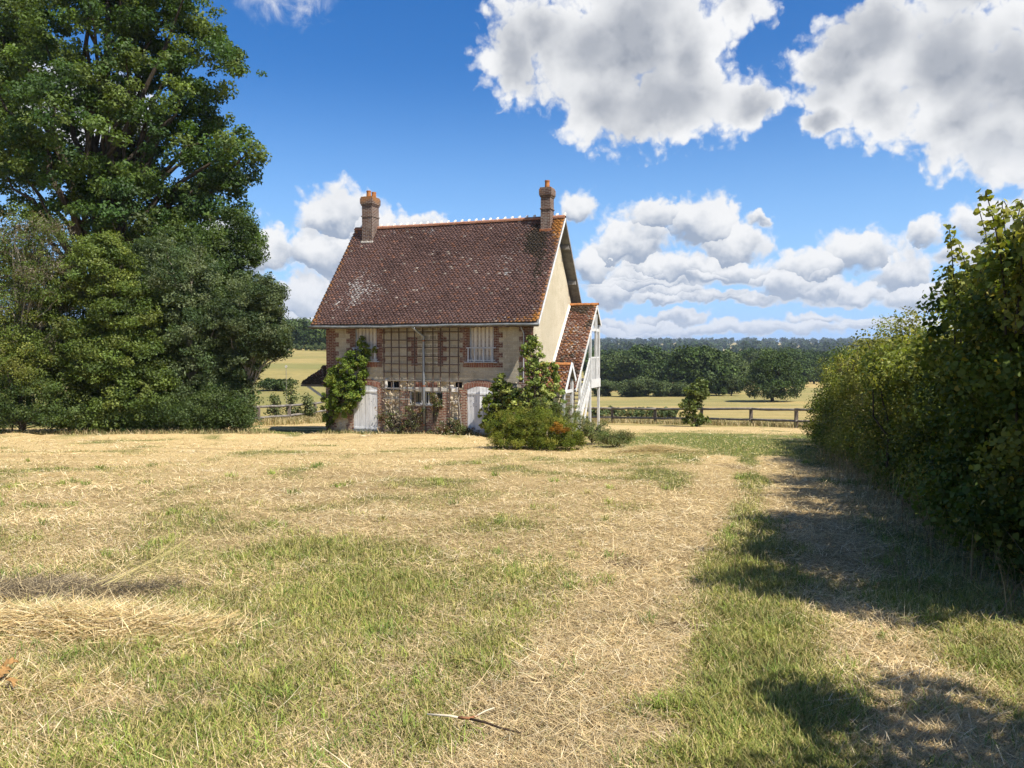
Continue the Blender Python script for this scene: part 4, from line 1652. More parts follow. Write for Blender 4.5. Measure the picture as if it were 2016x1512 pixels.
# ------------------------------------------------------------------ fences
def rail_fence(pts, label, group=None, h=1.12):
    """posts at pts, two half-round rails"""
    x0, y0 = pts[0]
    Fn = thing('rail_fence', label, 'fence', (x0, y0, gz1(x0, y0)))
    bz = gz1(x0, y0)

    def L(x, y, z):
        return (x - x0, y - y0, z - bz)
    for (x, y) in pts:
        z = gz1(x, y)
        b = MB()
        s = .09
        b.add([L(x + i * s, y + j * s, zz) for zz in (z - .3, z + h + .02 * rng.normal()) for i, j in ((-1, -1), (1, -1), (1, 1), (-1, 1))],
              [(0, 3, 2, 1), (4, 5, 6, 7), (0, 1, 5, 4), (1, 2, 6, 5), (2, 3, 7, 6), (3, 0, 4, 7)])
        b.build('post', 'fence_wood', Fn, .012)
    for zz, off in ((h - .07, -.10), (.40, -.10)):
        for a, b in zip(pts, pts[1:]):
            za, zb = gz1(*a), gz1(*b)
            m = MB()
            P = []
            for t in np.linspace(-.02, 1.02, 6):
                P.append(L(a[0] + (b[0] - a[0]) * t, a[1] + (b[1] - a[1]) * t + off, za + (zb - za) * t + zz + .012 * rng.normal()))
            m.tube(P, [.074 + .006 * rng.normal() for _ in P], 8)
            m.build('rail', 'fence_rail_wood', Fn, smooth=True)
    return Fn


_p = [(16.3, 44.0), (14.7, 47.2), (12.4, 50.2), (9.85, 52.8), (7.2, 55.2), (4.4, 57.5), (1.5, 59.6)]
rail_fence([(17.9, 40.8)] + _p, 'two rail brown wooden field fence between the house and the right hedge')
rail_fence([(-15.6, 41.8), (-15.0, 45.4), (-14.4, 49.6), (-13.9, 54.2), (-13.4, 58.5)], 'two rail grey wooden fence between the left trees and the house')

# ------------------------------------------------------------------ near trees on the left
OAK = [(.064, .112, .022), (.046, .088, .02), (.088, .134, .026), (.056, .098, .028), (.115, .155, .034)]
GREY = [(.095, .13, .05), (.07, .105, .038), (.125, .16, .068), (.05, .08, .028), (.16, .19, .09)]
HORN = [(.125, .165, .032), (.095, .135, .026), (.155, .185, .04), (.07, .105, .022)]
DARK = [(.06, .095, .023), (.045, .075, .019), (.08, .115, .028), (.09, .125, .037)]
YEL = [(.15, .175, .03), (.115, .15, .025), (.19, .2, .045), (.085, .12, .022)]
DEAD = [(.19, .165, .115), (.15, .13, .085), (.23, .2, .14), (.13, .105, .07)]


def tree(name, label, cat, lobes, base_xy, top, r0, nclump, cr, nl, L, Wr, pal, wts=None, m='leaf', bark='bark', nlimb=14, group=None, **kw):
    x, y = base_xy
    z = gz1(x, y)
    T = thing(name, label, cat, (x, y, z), 0, group)
    inner = kw.pop('inner', .5)
    ragged = kw.pop('ragged', .35 if nclump > 140 else 0)
    C, D, i = clumps_in(lobes, nclump, inner, kw.pop('up', 0.))
    if kw.get('floor') is not None:
        g = gz(C[:, 0], C[:, 1]) + .15
        C[:, 2] = np.where(C[:, 2] < g, g + .3 * rng.random(len(C)), C[:, 2])
    kk = rng.choice(len(C), min(nlimb, len(C)), replace=False)
    tg = list(C[kk])
    mb = limbs((x, y, z - .2), r0, top, tg)
    o = mb.build('trunk', bark, T, smooth=True)
    c = foliage('crown', C, D, cr, nl, L, Wr, pal, wts, m, T, **kw)
    both = [o, c]
    if ragged:
        C2, D2, i2 = clumps_in(lobes, int(nclump * ragged), .98, .1)
        C2 = C2 + D2 * np.abs(rng.normal(size=(len(C2), 1))) * cr * .75
        kw2 = dict(kw)
        both.append(foliage('outer_sprays', C2, D2, cr * .48, max(nl // 5, 10), L, Wr, pal, wts, m, T, **kw2))
    for q in both:
        q.matrix_parent_inverse = Matrix.Translation((-x, -y, -z))
    return T


def build_left_trees():
    Y = 43
    rows = [(300, 20, 95, 85, Y, 3.5), (405, 125, 70, 60, Y - 1, 2.2), (350, 70, 90, 60, Y + 1, 3), (290, 190, 110, 80, Y - 1, 4), (430, 300, 75, 62, Y - 1, 2.4), (380, 235, 60, 45, Y + 1, 2),
            (330, 330, 120, 80, Y, 4), (190, 110, 110, 100, Y, 4), (170, 260, 130, 110, Y - 2, 4.5), (110, 360, 120, 90, Y - 1, 4.5), (430, 400, 66, 42, Y, 2), (260, 420, 110, 70, Y - 1, 4),
            (60, 230, 100, 120, Y, 4), (240, -70, 120, 90, Y, 4), (330, -30, 55, 50, Y - 1, 2), (180, -60, 100, 90, Y, 4), (225, 10, 40, 55, Y - 2, 2), (460, 345, 45, 38, Y, 1.6), (370, 440, 60, 50, Y, 2), (445, 90, 30, 22, Y, 1), (450, 128, 28, 20, Y, .9)]
    lob = px_lobes(rows)
    bx, by, _ = at(185, 800, Y)
    tree('oak_tree', 'very tall spreading oak with dark lobed clumps rising behind the left thicket', 'tree', lob, (bx, by), (bx + 1.2, by, 24), .5, 740, .62, 165, .18, .66, OAK, None, 'leaf', 'bark', 60,
         inner=.5, flat=.72, upb=.55, outb=.7, rnd=.8)
    Y = 46
    lob = px_lobes([(20, 60, 70, 110, Y, 3), (-40, -20, 100, 120, Y, 4), (30, -60, 60, 70, Y, 3), (-60, 160, 90, 120, Y, 4), (40, 20, 45, 40, Y - 1, 2), (-20, 290, 90, 100, Y, 4)])
    bx, by, _ = at(-30, 800, Y)
    tree('tall_tree', 'tall olive green tree cut by the left edge behind the oak', 'tree', lob, (bx, by), (bx, by, 22), .4, 300, .8, 180, .19, .66, [(.08, .12, .028), (.06, .1, .022), (.1, .14, .036)], nlimb=20, inner=.35, flat=.65)
    # ash, dark, right of the oak
    Y = 40
    lob = px_lobes([(440, 500, 55, 70, Y, 2), (400, 560, 70, 80, Y, 2.5), (470, 600, 45, 70, Y, 2), (350, 500, 60, 60, Y, 2), (470, 450, 35, 40, Y, 1.2), (330, 600, 70, 70, Y, 2), (500, 480, 15, 30, Y, .7)])
    bx, by, _ = at(420, 820, Y)
    tree('ash_tree', 'dark feathery ash tree standing under the oak crown beside bright cloud', 'tree', lob, (bx, by), (bx, by, 8.5), .16, 380, .50, 190, .16, .40, [(.07, .11, .026), (.054, .09, .022), (.092, .13, .033)],
         nlimb=24, inner=.4, flat=.8, droop=.3)
    # grey green sallow
    Y = 35.5
    lob = px_lobes([(360, 560, 70, 80, Y, 1.8), (300, 640, 70, 90, Y, 1.8), (400, 660, 80, 90, Y, 2), (450, 590, 55, 70, Y, 1.5), (350, 760, 90, 70, Y, 2), (440, 750, 55, 70, Y, 1.5), (300, 520, 50, 45, Y, 1.2), (420, 820, 70, 30, Y, 1.4)])
    bx, by, _ = at(380, 845, Y)
    tree('sallow_tree', 'broad grey green sallow tree of small dull leaves in the middle of the thicket', 'tree', lob, (bx, by), (bx, by, 6.0), .12, 620, .42, 190, .10, .55, GREY, nlimb=30, inner=.5, bark='pale_bark', flat=.8, floor=.3)
    Y = 34.5
    lob = px_lobes([(530, 590, 28, 45, Y, 1.0), (525, 660, 42, 45, Y, 1.2), (490, 640, 45, 70, Y, 1.3), (545, 685, 20, 18, Y, .6), (480, 720, 25, 40, Y, .9), (520, 560, 12, 18, Y, .5), (470, 790, 28, 45, Y, .8)])
    bx, by, _ = at(470, 842, Y)
    tree('sallow_tree', 'leaning pale leaved young sallow overhanging the field nearest the house', 'tree', lob, (bx, by), (bx + 1.1, by, 4.2), .10, 340, .34, 160, .095, .55, [(.085, .11, .045), (.065, .09, .034), (.105, .13, .055), (.05, .078, .028)], nlimb=30, inner=.4, flat=.8, bark='pale_bark')
    # hornbeam with flat sprays
    Y = 33.8
    lob = px_lobes([(190, 520, 75, 60, Y, 1.5), (240, 610, 70, 70, Y, 1.6), (210, 700, 95, 70, Y, 1.8), (260, 770, 90, 55, Y, 1.8), (160, 620, 70, 60, Y, 1.5), (215, 480, 30, 22, Y, .8), (280, 700, 50, 45, Y, 1.2), (200, 815, 120, 25, Y, 1.6)])
    bx, by, _ = at(215, 848, Y)
    tree('hornbeam_tree', 'yellow green hornbeam with flat layered sprays reaching down to the mown grass', 'tree', lob, (bx, by), (bx, by, 6.4), .12, 560, .46, 190, .10, .6, HORN, nlimb=24, inner=.5, flat=.62, upb=.6, rnd=.75, droop=.08, floor=.3)
    # dying elm with bare pale twigs
    Y = 33.2
    lob = px_lobes([(40, 480, 55, 70, Y, 1.2), (100, 560, 60, 60, Y, 1.3), (20, 600, 50, 70, Y, 1.2), (90, 460, 40, 40, Y, 1), (110, 660, 45, 35, Y, 1.1)])
    bx, by, _ = at(45, 850, Y)
    T = tree('dying_elm', 'half dead elm of bare pale twigs and thin olive leaves at the left edge', 'tree', lob, (bx, by), (bx, by, 7.2), .10, 340, .40, 90, .085, .5, DEAD + HORN[:2], [.13, .11, .08, .08, .3, .3], nlimb=70, bark='pale_bark', inner=.35, flat=.7)
    # low yellow shrub, dark bushes along the foot
    for (rows, lab, pal, bpx, Y, sz, nm) in (
            ([(20, 650, 60, 50, 32.5, 1.1), (50, 720, 70, 55, 32.5, 1.2), (-20, 720, 50, 60, 32.5, 1.2)], 'bright yellow green shrub low at the left edge below the bare twigs', YEL, 25, 32.5, .08, 'shrub'),
            ([(60, 790, 95, 45, 32.2, 1.2), (-10, 800, 70, 45, 32.2, 1.2), (120, 825, 50, 22, 32.2, .8)], 'dark bramble mound at the foot of the thicket in the left corner', DARK, 40, 32.2, .08, 'bramble'),
            ([(330, 815, 70, 35, 33.6, 1.), (270, 830, 70, 20, 33.6, .8)], 'dark low bush in the shade beneath the hornbeam and the sallow', DARK, 310, 33.6, .07, 'shrub'),
            ([(430, 800, 65, 40, 33.8, 1.), (470, 820, 40, 25, 33.8, .8), (400, 825, 50, 20, 33.8, .8)], 'dark leafy bush at the thicket end beside the grey rail fence', DARK + GREY[:1], 440, 33.8, .075, 'shrub'),
            ([(140, 770, 60, 60, 33.4, 1.2), (90, 690, 55, 50, 33.6, 1.2)], 'mid green hazel bush between the bare elm and the hornbeam', [(.085, .115, .025), (.07, .1, .022), (.11, .135, .03)], 120, 33.5, .09, 'hazel_bush')):
        bx, by, _ = at(bpx, 848, Y)
        tree(nm, lab, 'shrub', px_lobes(rows), (bx, by), (bx, by, gz1(bx, by) + 1.2), .05, 150, .38, 120, sz, .6, pal, nlimb=20, inner=.4, floor=.2, flat=.75)
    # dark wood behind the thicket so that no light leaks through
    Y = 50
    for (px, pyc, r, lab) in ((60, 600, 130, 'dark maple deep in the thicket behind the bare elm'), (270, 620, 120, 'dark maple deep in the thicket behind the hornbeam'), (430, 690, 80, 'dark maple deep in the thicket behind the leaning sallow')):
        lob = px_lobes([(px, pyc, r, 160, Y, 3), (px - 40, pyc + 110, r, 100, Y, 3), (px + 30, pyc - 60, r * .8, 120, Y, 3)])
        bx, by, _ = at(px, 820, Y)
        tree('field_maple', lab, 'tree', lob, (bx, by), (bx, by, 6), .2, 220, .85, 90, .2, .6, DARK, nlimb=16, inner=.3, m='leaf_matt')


build_left_trees()


# ------------------------------------------------------------------ right hedge
def build_hedge():
    LF = [(.20, .205, .04), (.155, .175, .032), (.25, .245, .065), (.115, .145, .028), (.2, .185, .065)]
    MID = [(.115, .145, .026), (.085, .115, .02), (.145, .17, .034), (.065, .095, .018)]
    MAP = [(.095, .13, .024), (.065, .1, .018), (.12, .155, .03), (.17, .19, .04)]
    grp = 'shrubs of the hedge along the track'

    def seg(name, label, y0, y1, h0, h1, wd, ncl, cr, nl, L, Wr, pal, m='leaf', six=False, shoots=0, sh_h=.9, yellow=None, dx=0., inner=.45):
        ym = (y0 + y1) / 2
        xm = float(hedge_x(ym)) + wd * .75 + dx
        zb = gz1(xm, ym)
        T = thing(name, label, 'hedge shrub', (xm, ym, zb), 0, grp)
        lobes = []
        for t in np.linspace(0, 1, 7):
            y = y0 + (y1 - y0) * t
            h = h0 + (h1 - h0) * t + .25 * rng.normal()
            x = float(hedge_x(y)) + wd * .95 + dx
            z = gz1(x, y)
            lobes.append((x, y, z + h * .38, wd * .92, abs(y1 - y0) / 6 + .25, h * .40))
            lobes.append((x - wd * .25, y + .1, z + h * .16, wd * .75, abs(y1 - y0) / 6 + .25, h * .17))
            lobes.append((x + .15 - (.55 if six else .1), y + .2, z + h * .74, wd * .66, abs(y1 - y0) / 7 + .22, h * .25))
        C, D, i = clumps_in(lobes, ncl, inner)
        g = gz(C[:, 0], C[:, 1])
        C[:, 2] = np.maximum(C[:, 2], g + .12)
        mb = MB()
        kk = rng.choice(len(C), 34, replace=False)
        for q in kk:
            sx = xm + (C[q, 0] - xm) * .25 + rng.normal() * .15
            sy = ym + (C[q, 1] - ym) * .8
            s = np.array([sx, sy, gz1(sx, sy) - .1])
            e = C[q]
            pts = [s + (e - s) * t + rng.normal(size=3) * .05 * (0 < t < 1) for t in np.linspace(0, 1, 6)]
            mb.tube(pts, [.022 * (1 - .8 * t) + .003 for t in np.linspace(0, 1, 6)], 5, False)
        C2, D2 = [C], [D]
        SHP, SHN = [], []
        for k in range(shoots):
            t = rng.random()
            y = y0 + (y1 - y0) * t
            h = h0 + (h1 - h0) * t
            x = float(hedge_x(y)) + wd * (.05 + .9 * rng.random()) + dx
            z = gz1(x, y) + h * .72
            H_ = sh_h * (.35 + .75 * rng.random())
            lean = rng.normal(size=2) * .14
            pts = [np.array([x + lean[0] * s * s * H_, y + lean[1] * s * s * H_, z + H_ * s]) for s in np.linspace(0, 1, 6)]
            mb.tube(pts, [.008 * (1 - .75 * s) + .0015 for s in np.linspace(0, 1, 6)], 5, False)
            for q in range(int(H_ / (L * .26)) + 5):
                s = rng.random() ** .85
                b = np.array([x + lean[0] * s * s * H_, y + lean[1] * s * s * H_, z + H_ * s])
                dd = unit(rng.normal(size=(1, 3)) * np.array([[1, 1, .3]]))[0]
                SHP.append(b + dd * L * (.45 + .5 * rng.random()))
                SHN.append(dd * .5 + np.array([0, 0, .5]) + rng.normal(size=3) * .5)
        st = mb.build('stems', 'bark', T, smooth=True)
        cr_ = foliage('foliage', C, D, cr, nl, L, Wr, pal, None, m, T, flat=.8, six=six, floor=.1, yellow=yellow, upb=.5, rnd=.8)
        objs = [st, cr_]
        if SHP:
            SHP, SHN = np.array(SHP), np.array(SHN)
            n = len(SHP)
            cols = pick_cols(n, [(.27, .27, .05), (.2, .22, .04), (.33, .31, .07)], None, .15)
            sz = L * (.8 + .6 * rng.random(n))
            objs.append(link('upper_foliage', leaf_mesh('upper_foliage', SHP, SHN, sz, sz * Wr, cols, .14, None, six), m, T))
        for q in objs:
            q.matrix_parent_inverse = Matrix.Translation((-xm, -ym, -zb))

    seg('maple_shrub', 'tall dark maple shrub with long upright yellow green shoots nearest in the hedge', 5.1, 7.6, 2.75, 2.75, 1.0, 560, .22, 130, .050, .8, MAP, 'glossy_leaf', True, 90, 1.1, (.03, (.30, .25, .04)), dx=-.22)
    seg('bramble_shrub', 'low bramble filling the dip of the hedge after the tall maple shrub', 7.1, 9.0, 1.75, 1.9, 1.0, 240, .24, 110, .055, .7, MID, 'leaf', True, 12, .5)
    seg('hazel_shrub', 'mid green hazel shrub with small shoots beyond the dip in the hedge', 9.0, 12.5, 2.5, 2.75, 1.05, 520, .26, 130, .052, .66, MID + LF[:2], 'leaf', True, 34, .7, (.02, (.3, .24, .04)))
    seg('hawthorn_shrub', 'light olive hawthorn shrub in the middle of the hedge', 12.5, 16.5, 2.7, 2.85, 1.15, 520, .29, 130, .055, .55, LF, 'leaf', False, 22, .5)
    seg('hawthorn_shrub', 'pale yellow green hawthorn shrub with a rounded top behind the middle of the hedge', 16.5, 21, 2.95, 2.9, 1.3, 420, .33, 120, .07, .5, LF + [(.2, .2, .05)], 'leaf', False, 16, .5)
    seg('hawthorn_shrub', 'olive green hawthorn shrub at the far end of the hedge by the field fence', 21, 28, 3.0, 3.0, 1.5, 460, .38, 120, .08, .5, LF[:2] + MID, 'leaf', False, 14, .5)
    # the hedge goes on toward the camera beside the track, just out of frame
    seg('maple_shrub', 'dark hedge maple beside the viewer throwing shade over the near end of the track', -1.6, 1.7, 4.3, 4.0, 1.0, 520, .30, 90, .09, .8, MAP, 'leaf', False, 0, dx=-.72)
    zb = gz1(4.6, 3.9)
    tree('hedge_tree', 'slim young maple standing up out of the hedge beside the viewer', 'tree', [(4.7, 3.9, zb + 3.2, .6, .5, .6), (4.6, 3.9, zb + 4.3, .5, .42, .7), (4.9, 4.2, zb + 2.4, .5, .45, .6), (4.8, 3.7, zb + 3.9, .5, .35, .3)], (4.9, 3.9), (4.6, 3.9, zb + 4.8), .05, 95, .24, 46, .09, .8, MAP, nlimb=20, inner=.3)


build_hedge()


# ------------------------------------------------------------------ plants round the house
def to_world(lob):
    return [(*h2w(x, y, z)[:2], z, rx, ry, rz) for (x, y, z, rx, ry, rz) in lob]


def fac(px, py, y=-.3):
    r = ray(px, py)
    q = r[0] / r[1]
    x = (q * (OY + CT * y) - OX - ST * y) / (CT + q * ST)
    Y = OY - ST * x + CT * y
    return x, EYE + r[2] / r[1] * Y


def f_lobes(rows):
    """(px, py, rx, ry, y in the house frame, depth) -> world ellipsoids"""
    out = []
    for (px, py, rx, ry, y, dp) in rows:
        x, z = fac(px, py, y)
        w = h2w(x, y, z)
        s = w[1] / F
        out.append((w[0], w[1], z, rx * s, dp, ry * s))
    return out


def build_house_plants():
    VINE = [(.165, .22, .036), (.13, .185, .03), (.095, .145, .023), (.22, .255, .05)]
    lob = f_lobes([(690, 735, 34, 45, -.35, .35), (715, 700, 12, 30, -.25, .2), (675, 775, 38, 42, -.4, .4), (650, 800, 18, 35, -.3, .35), (700, 770, 22, 30, -.35, .3), (655, 750, 14, 30, -.3, .25), (645, 825, 10, 22, -.25, .25), (712, 673, 9, 10, -.22, .12), (731, 688, 10, 6, -.22, .1)])
    x, y, _ = h2w(.15, -.2)
    tree('climbing_vine', 'lush bright green climber leaning on the left front corner of the house', 'climber', lob, (x, y), h2w(.8, -.3, .9), .06, 340, .12, 52, .085, .75, VINE, m='glossy_leaf', nlimb=30, inner=.45, flat=.9, outb=.5, droop=.3, ragged=0)
    # sycamore sapling
    SYC = [(.25, .29, .075), (.19, .235, .055), (.13, .18, .04), (.31, .335, .10)]
    lob = f_lobes([(1050, 700, 30, 30, -.9, .5), (1060, 745, 45, 40, -.9, .6), (1035, 790, 45, 35, -.9, .6), (1080, 790, 35, 35, -.8, .5), (1045, 675, 14, 16, -.9, .3), (1090, 735, 18, 22, -.8, .4), (1060, 830, 55, 25, -.9, .6)])
    x, z = fac(1052, 850, -.9)
    w = h2w(x, -.9)
    tree('sycamore_sapling', 'lobed leaf sycamore sapling in front of the sunny house corner', 'sapling', lob, w[:2], (*w[:2], 1.4), .035, 330, .12, 18, .105, .8, SYC, nlimb=70, inner=.2, ragged=0, m='glossy_leaf', flat=.75, six=True)
    lob = f_lobes([(982, 765, 14, 22, -.7, .25), (970, 800, 24, 26, -.7, .35), (992, 800, 20, 22, -.7, .3), (985, 745, 7, 10, -.7, .15), (965, 832, 24, 20, -.7, .4), (1000, 775, 18, 22, -.6, .3)])
    x, z = fac(975, 855, -.7)
    w = h2w(x, -.7)
    tree('sycamore_sapling', 'small bright yellow green sapling before the right pair of white shutters', 'sapling', lob, w[:2], (*w[:2], .3), .025, 150, .11, 26, .10, .85, [(.2, .23, .05), (.16, .2, .04), (.24, .26, .07), (.12, .16, .03)], nlimb=25, inner=.35, flat=.75, six=True)
    # box / yew bush, with the rusty patch
    B = [(.15, .17, .022), (.12, .15, .020), (.18, .19, .028), (.09, .12, .017), (.22, .215, .04)]
    Yb = 22.6
    lob = px_lobes([(1010, 850, 48, 38, Yb, .8), (1055, 848, 62, 42, Yb, .9), (1100, 858, 46, 36, Yb, .8), (978, 838, 24, 28, Yb, .6), (1040, 826, 48, 24, Yb, .7), (1125, 866, 24, 24, Yb, .5), (1050, 878, 85, 14, Yb, .8), (1090, 880, 55, 12, Yb - .4, .5), (1000, 874, 40, 14, Yb - .4, .5)])
    bx, by, _ = at(1055, 880, Yb)
    T = tree('yew_bush', 'wide low yew bush with a rusty orange patch in front of the stair', 'bush', lob, (bx, by), (bx, by, -.9), .03, 560, .125, 120, .042, .35, B, m='leaf_matt', nlimb=40, inner=.65, floor=.06, flat=.9, outb=.8, up=.1)
    C, D, i = clumps_in(px_lobes([(1104, 842, 20, 14, Yb - .72, .10)]), 20, .4)
    c = foliage('rusty_patch', C, D, .09, 70, .042, .35, [(.26, .11, .015), (.32, .16, .02), (.2, .1, .015)], None, 'leaf_matt', T, outb=1.)
    c.matrix_parent_inverse = Matrix.Translation((-bx, -by, -gz1(bx, by)))
    c['label'] = 'rusty orange dead patch'
    # weeds right of it
    W_ = [(.12, .155, .045), (.09, .125, .032), (.16, .18, .06), (.22, .2, .085)]
    for (rows, lab, pal, bpx, Y) in (([(1170, 852, 35, 28, 25.0, .7), (1145, 836, 22, 26, 25.2, .6)], 'grey green nettles growing at the stair post beside the yew bush', W_, 1165, 25.0),
                                     ([(1222, 868, 32, 18, 23.6, .6), (1192, 872, 25, 18, 23.6, .5)], 'loose pale weeds trailing off to the right of the nettles', W_[:1] + W_[2:], 1215, 23.6),
                                     ([(1080, 800, 40, 24, 29.6, .5), (1120, 815, 30, 22, 29.6, .5)], 'grey green elder shoots between the yew bush and the porch', W_[:3], 1100, 29.7)):
        bx, by, _ = at(bpx, 880, Y)
        tree('weed_clump', lab, 'weeds', px_lobes(rows), (bx, by), (bx, by, gz1(bx, by) + .5), .012, 90, .15, 60, .065, .25, pal, nlimb=30, inner=.25, floor=.1, upb=.2)
    # straggly roses along the front
    R_ = [(.105, .125, .04), (.085, .105, .03), (.14, .145, .06), (.17, .10, .05)]
    for (rows, lab, n) in (([(770, 815, 26, 30, -.3, .2), (785, 835, 30, 18, -.35, .25), (752, 820, 12, 30, -.3, .15)], 'thin climbing rose beside the left pair of white shutters', 42),
                           ([(812, 820, 30, 32, -.3, .25), (800, 840, 30, 16, -.35, .25)], 'brown stemmed rose tangle left of the drainpipe', 46),
                           ([(858, 800, 14, 22, -.3, .2), (853, 782, 9, 12, -.28, .15)], 'young green rose shoots just right of the drainpipe below the small window', 34),
                           ([(880, 850, 45, 12, -.4, .3), (920, 850, 35, 14, -.4, .3), (890, 835, 30, 12, -.35, .2)], 'low weeds with white flowers under the trellis by the right shutters', 90)):
        L_ = f_lobes(rows)
        x, z = fac(rows[0][0], 858, -.3)
        w = h2w(x, -.3)
        tree('rose_bush', lab, 'rose', L_, w[:2], (*w[:2], -1.2), .012, n, .14, 26, .06, .6, R_, nlimb=60, inner=.1, bark='bark', floor=.05, yellow=(.02, (.6, .6, .5)))
    # sapling by the field fence and saplings left
    Y = 46
    lob = px_lobes([(1372, 775, 22, 26, Y, .6), (1385, 755, 10, 10, Y, .4), (1358, 800, 18, 22, Y, .5), (1370, 825, 24, 14, Y, .5), (1345, 795, 8, 10, Y, .3)])
    bx, by, _ = at(1368, 842, Y)
    tree('maple_sapling', 'slender loose sapling leaning on the right field fence', 'sapling', lob, (bx, by), (bx, by, at(1375, 760, Y)[2]), .035, 90, .24, 34, .16, .7, [(.12, .15, .04), (.09, .125, .03), (.15, .175, .05)], nlimb=40, inner=.2)
    Y = 52
    for (px, top, lab, w) in ((573, 745, 'tallest pale sapling behind the left rail fence', 14), (540, 775, 'small pale sapling left of the tallest one behind the left rail fence', 10), (607, 772, 'small pale sapling behind the left rail fence under the dark canopy', 10)):
        lob = px_lobes([(px, (top + 800) / 2, w, (800 - top) / 2, Y, .6), (px, 810, w * 1.4, 14, Y, .6)])
        bx, by, _ = at(px, 826, Y)
        tree('young_poplar', lab, 'sapling', lob, (bx, by), (bx, by, at(px, top, Y)[2]), .025, 70, .26, 11, .14, .7, [(.13, .155, .06), (.1, .13, .045), (.16, .18, .08)], nlimb=30, inner=.2)


build_house_plants()
build_lawn()


# ------------------------------------------------------------------ distant trees and woods
def far_tree_mesh(nm, seed, shape, n, L, pal, cr=.14):
    """unit-height tree crown and trunk meshes, seen from afar"""
    global rng
    keep = rng
    rng = np.random.default_rng(seed)
    C, D, i = clumps_in(shape, n, .6)
    me_o = foliage('crown', C, D, cr, 60, L, .75, pal, None, 'far_leaf', None, flat=.8, outb=1., upb=.6, cj=.16)
    me = me_o.data
    bpy.data.objects.remove(me_o)
    mb = limbs((0, 0, -.03), .035, (0, 0, .6), [C[k] for k in range(12)])
    o = mb.build('trunk', 'bark', None)
    tm = o.data
    bpy.data.objects.remove(o)
    rng = keep
    return tm, me


ROUND = [(0, 0, .58, .46, .46, .36), (.22, 0, .45, .34, .38, .26), (-.25, .05, .44, .34, .36, .26), (0, -.1, .78, .28, .28, .20)]
SKIRT = [(0, 0, .56, .42, .42, .34), (.34, 0, .34, .32, .38, .22), (-.36, 0, .33, .34, .36, .21), (0, -.2, .32, .42, .34, .22), (0, 0, .80, .24, .24, .17), (.2, -.1, .62, .28, .3, .2), (-.2, -.1, .64, .26, .3, .2)]
def rand_shape(seed, wide):
    r = np.random.default_rng(seed)
    out = [(0, 0, .52, .32 * wide, .32 * wide, .34)]
    for k in range(9):
        a = r.random() * 6.28
        q = .12 + .28 * r.random()
        zz = .28 + .5 * r.random()
        s_ = (.13 + .13 * r.random()) * (1.15 - .5 * abs(zz - .45))
        out.append((math.cos(a) * q * wide, math.sin(a) * q * wide, zz, s_ * wide, s_ * wide, s_))
    return out


TALL = [(0, 0, .5, .30, .30, .40), (.12, 0, .35, .28, .28, .25), (-.1, 0, .7, .22, .22, .25)]
FPAL = [(.055, .085, .022), (.042, .068, .019), (.072, .102, .028), (.062, .086, .030)]
FPAL2 = [(.085, .112, .042), (.07, .096, .034), (.105, .13, .05)]


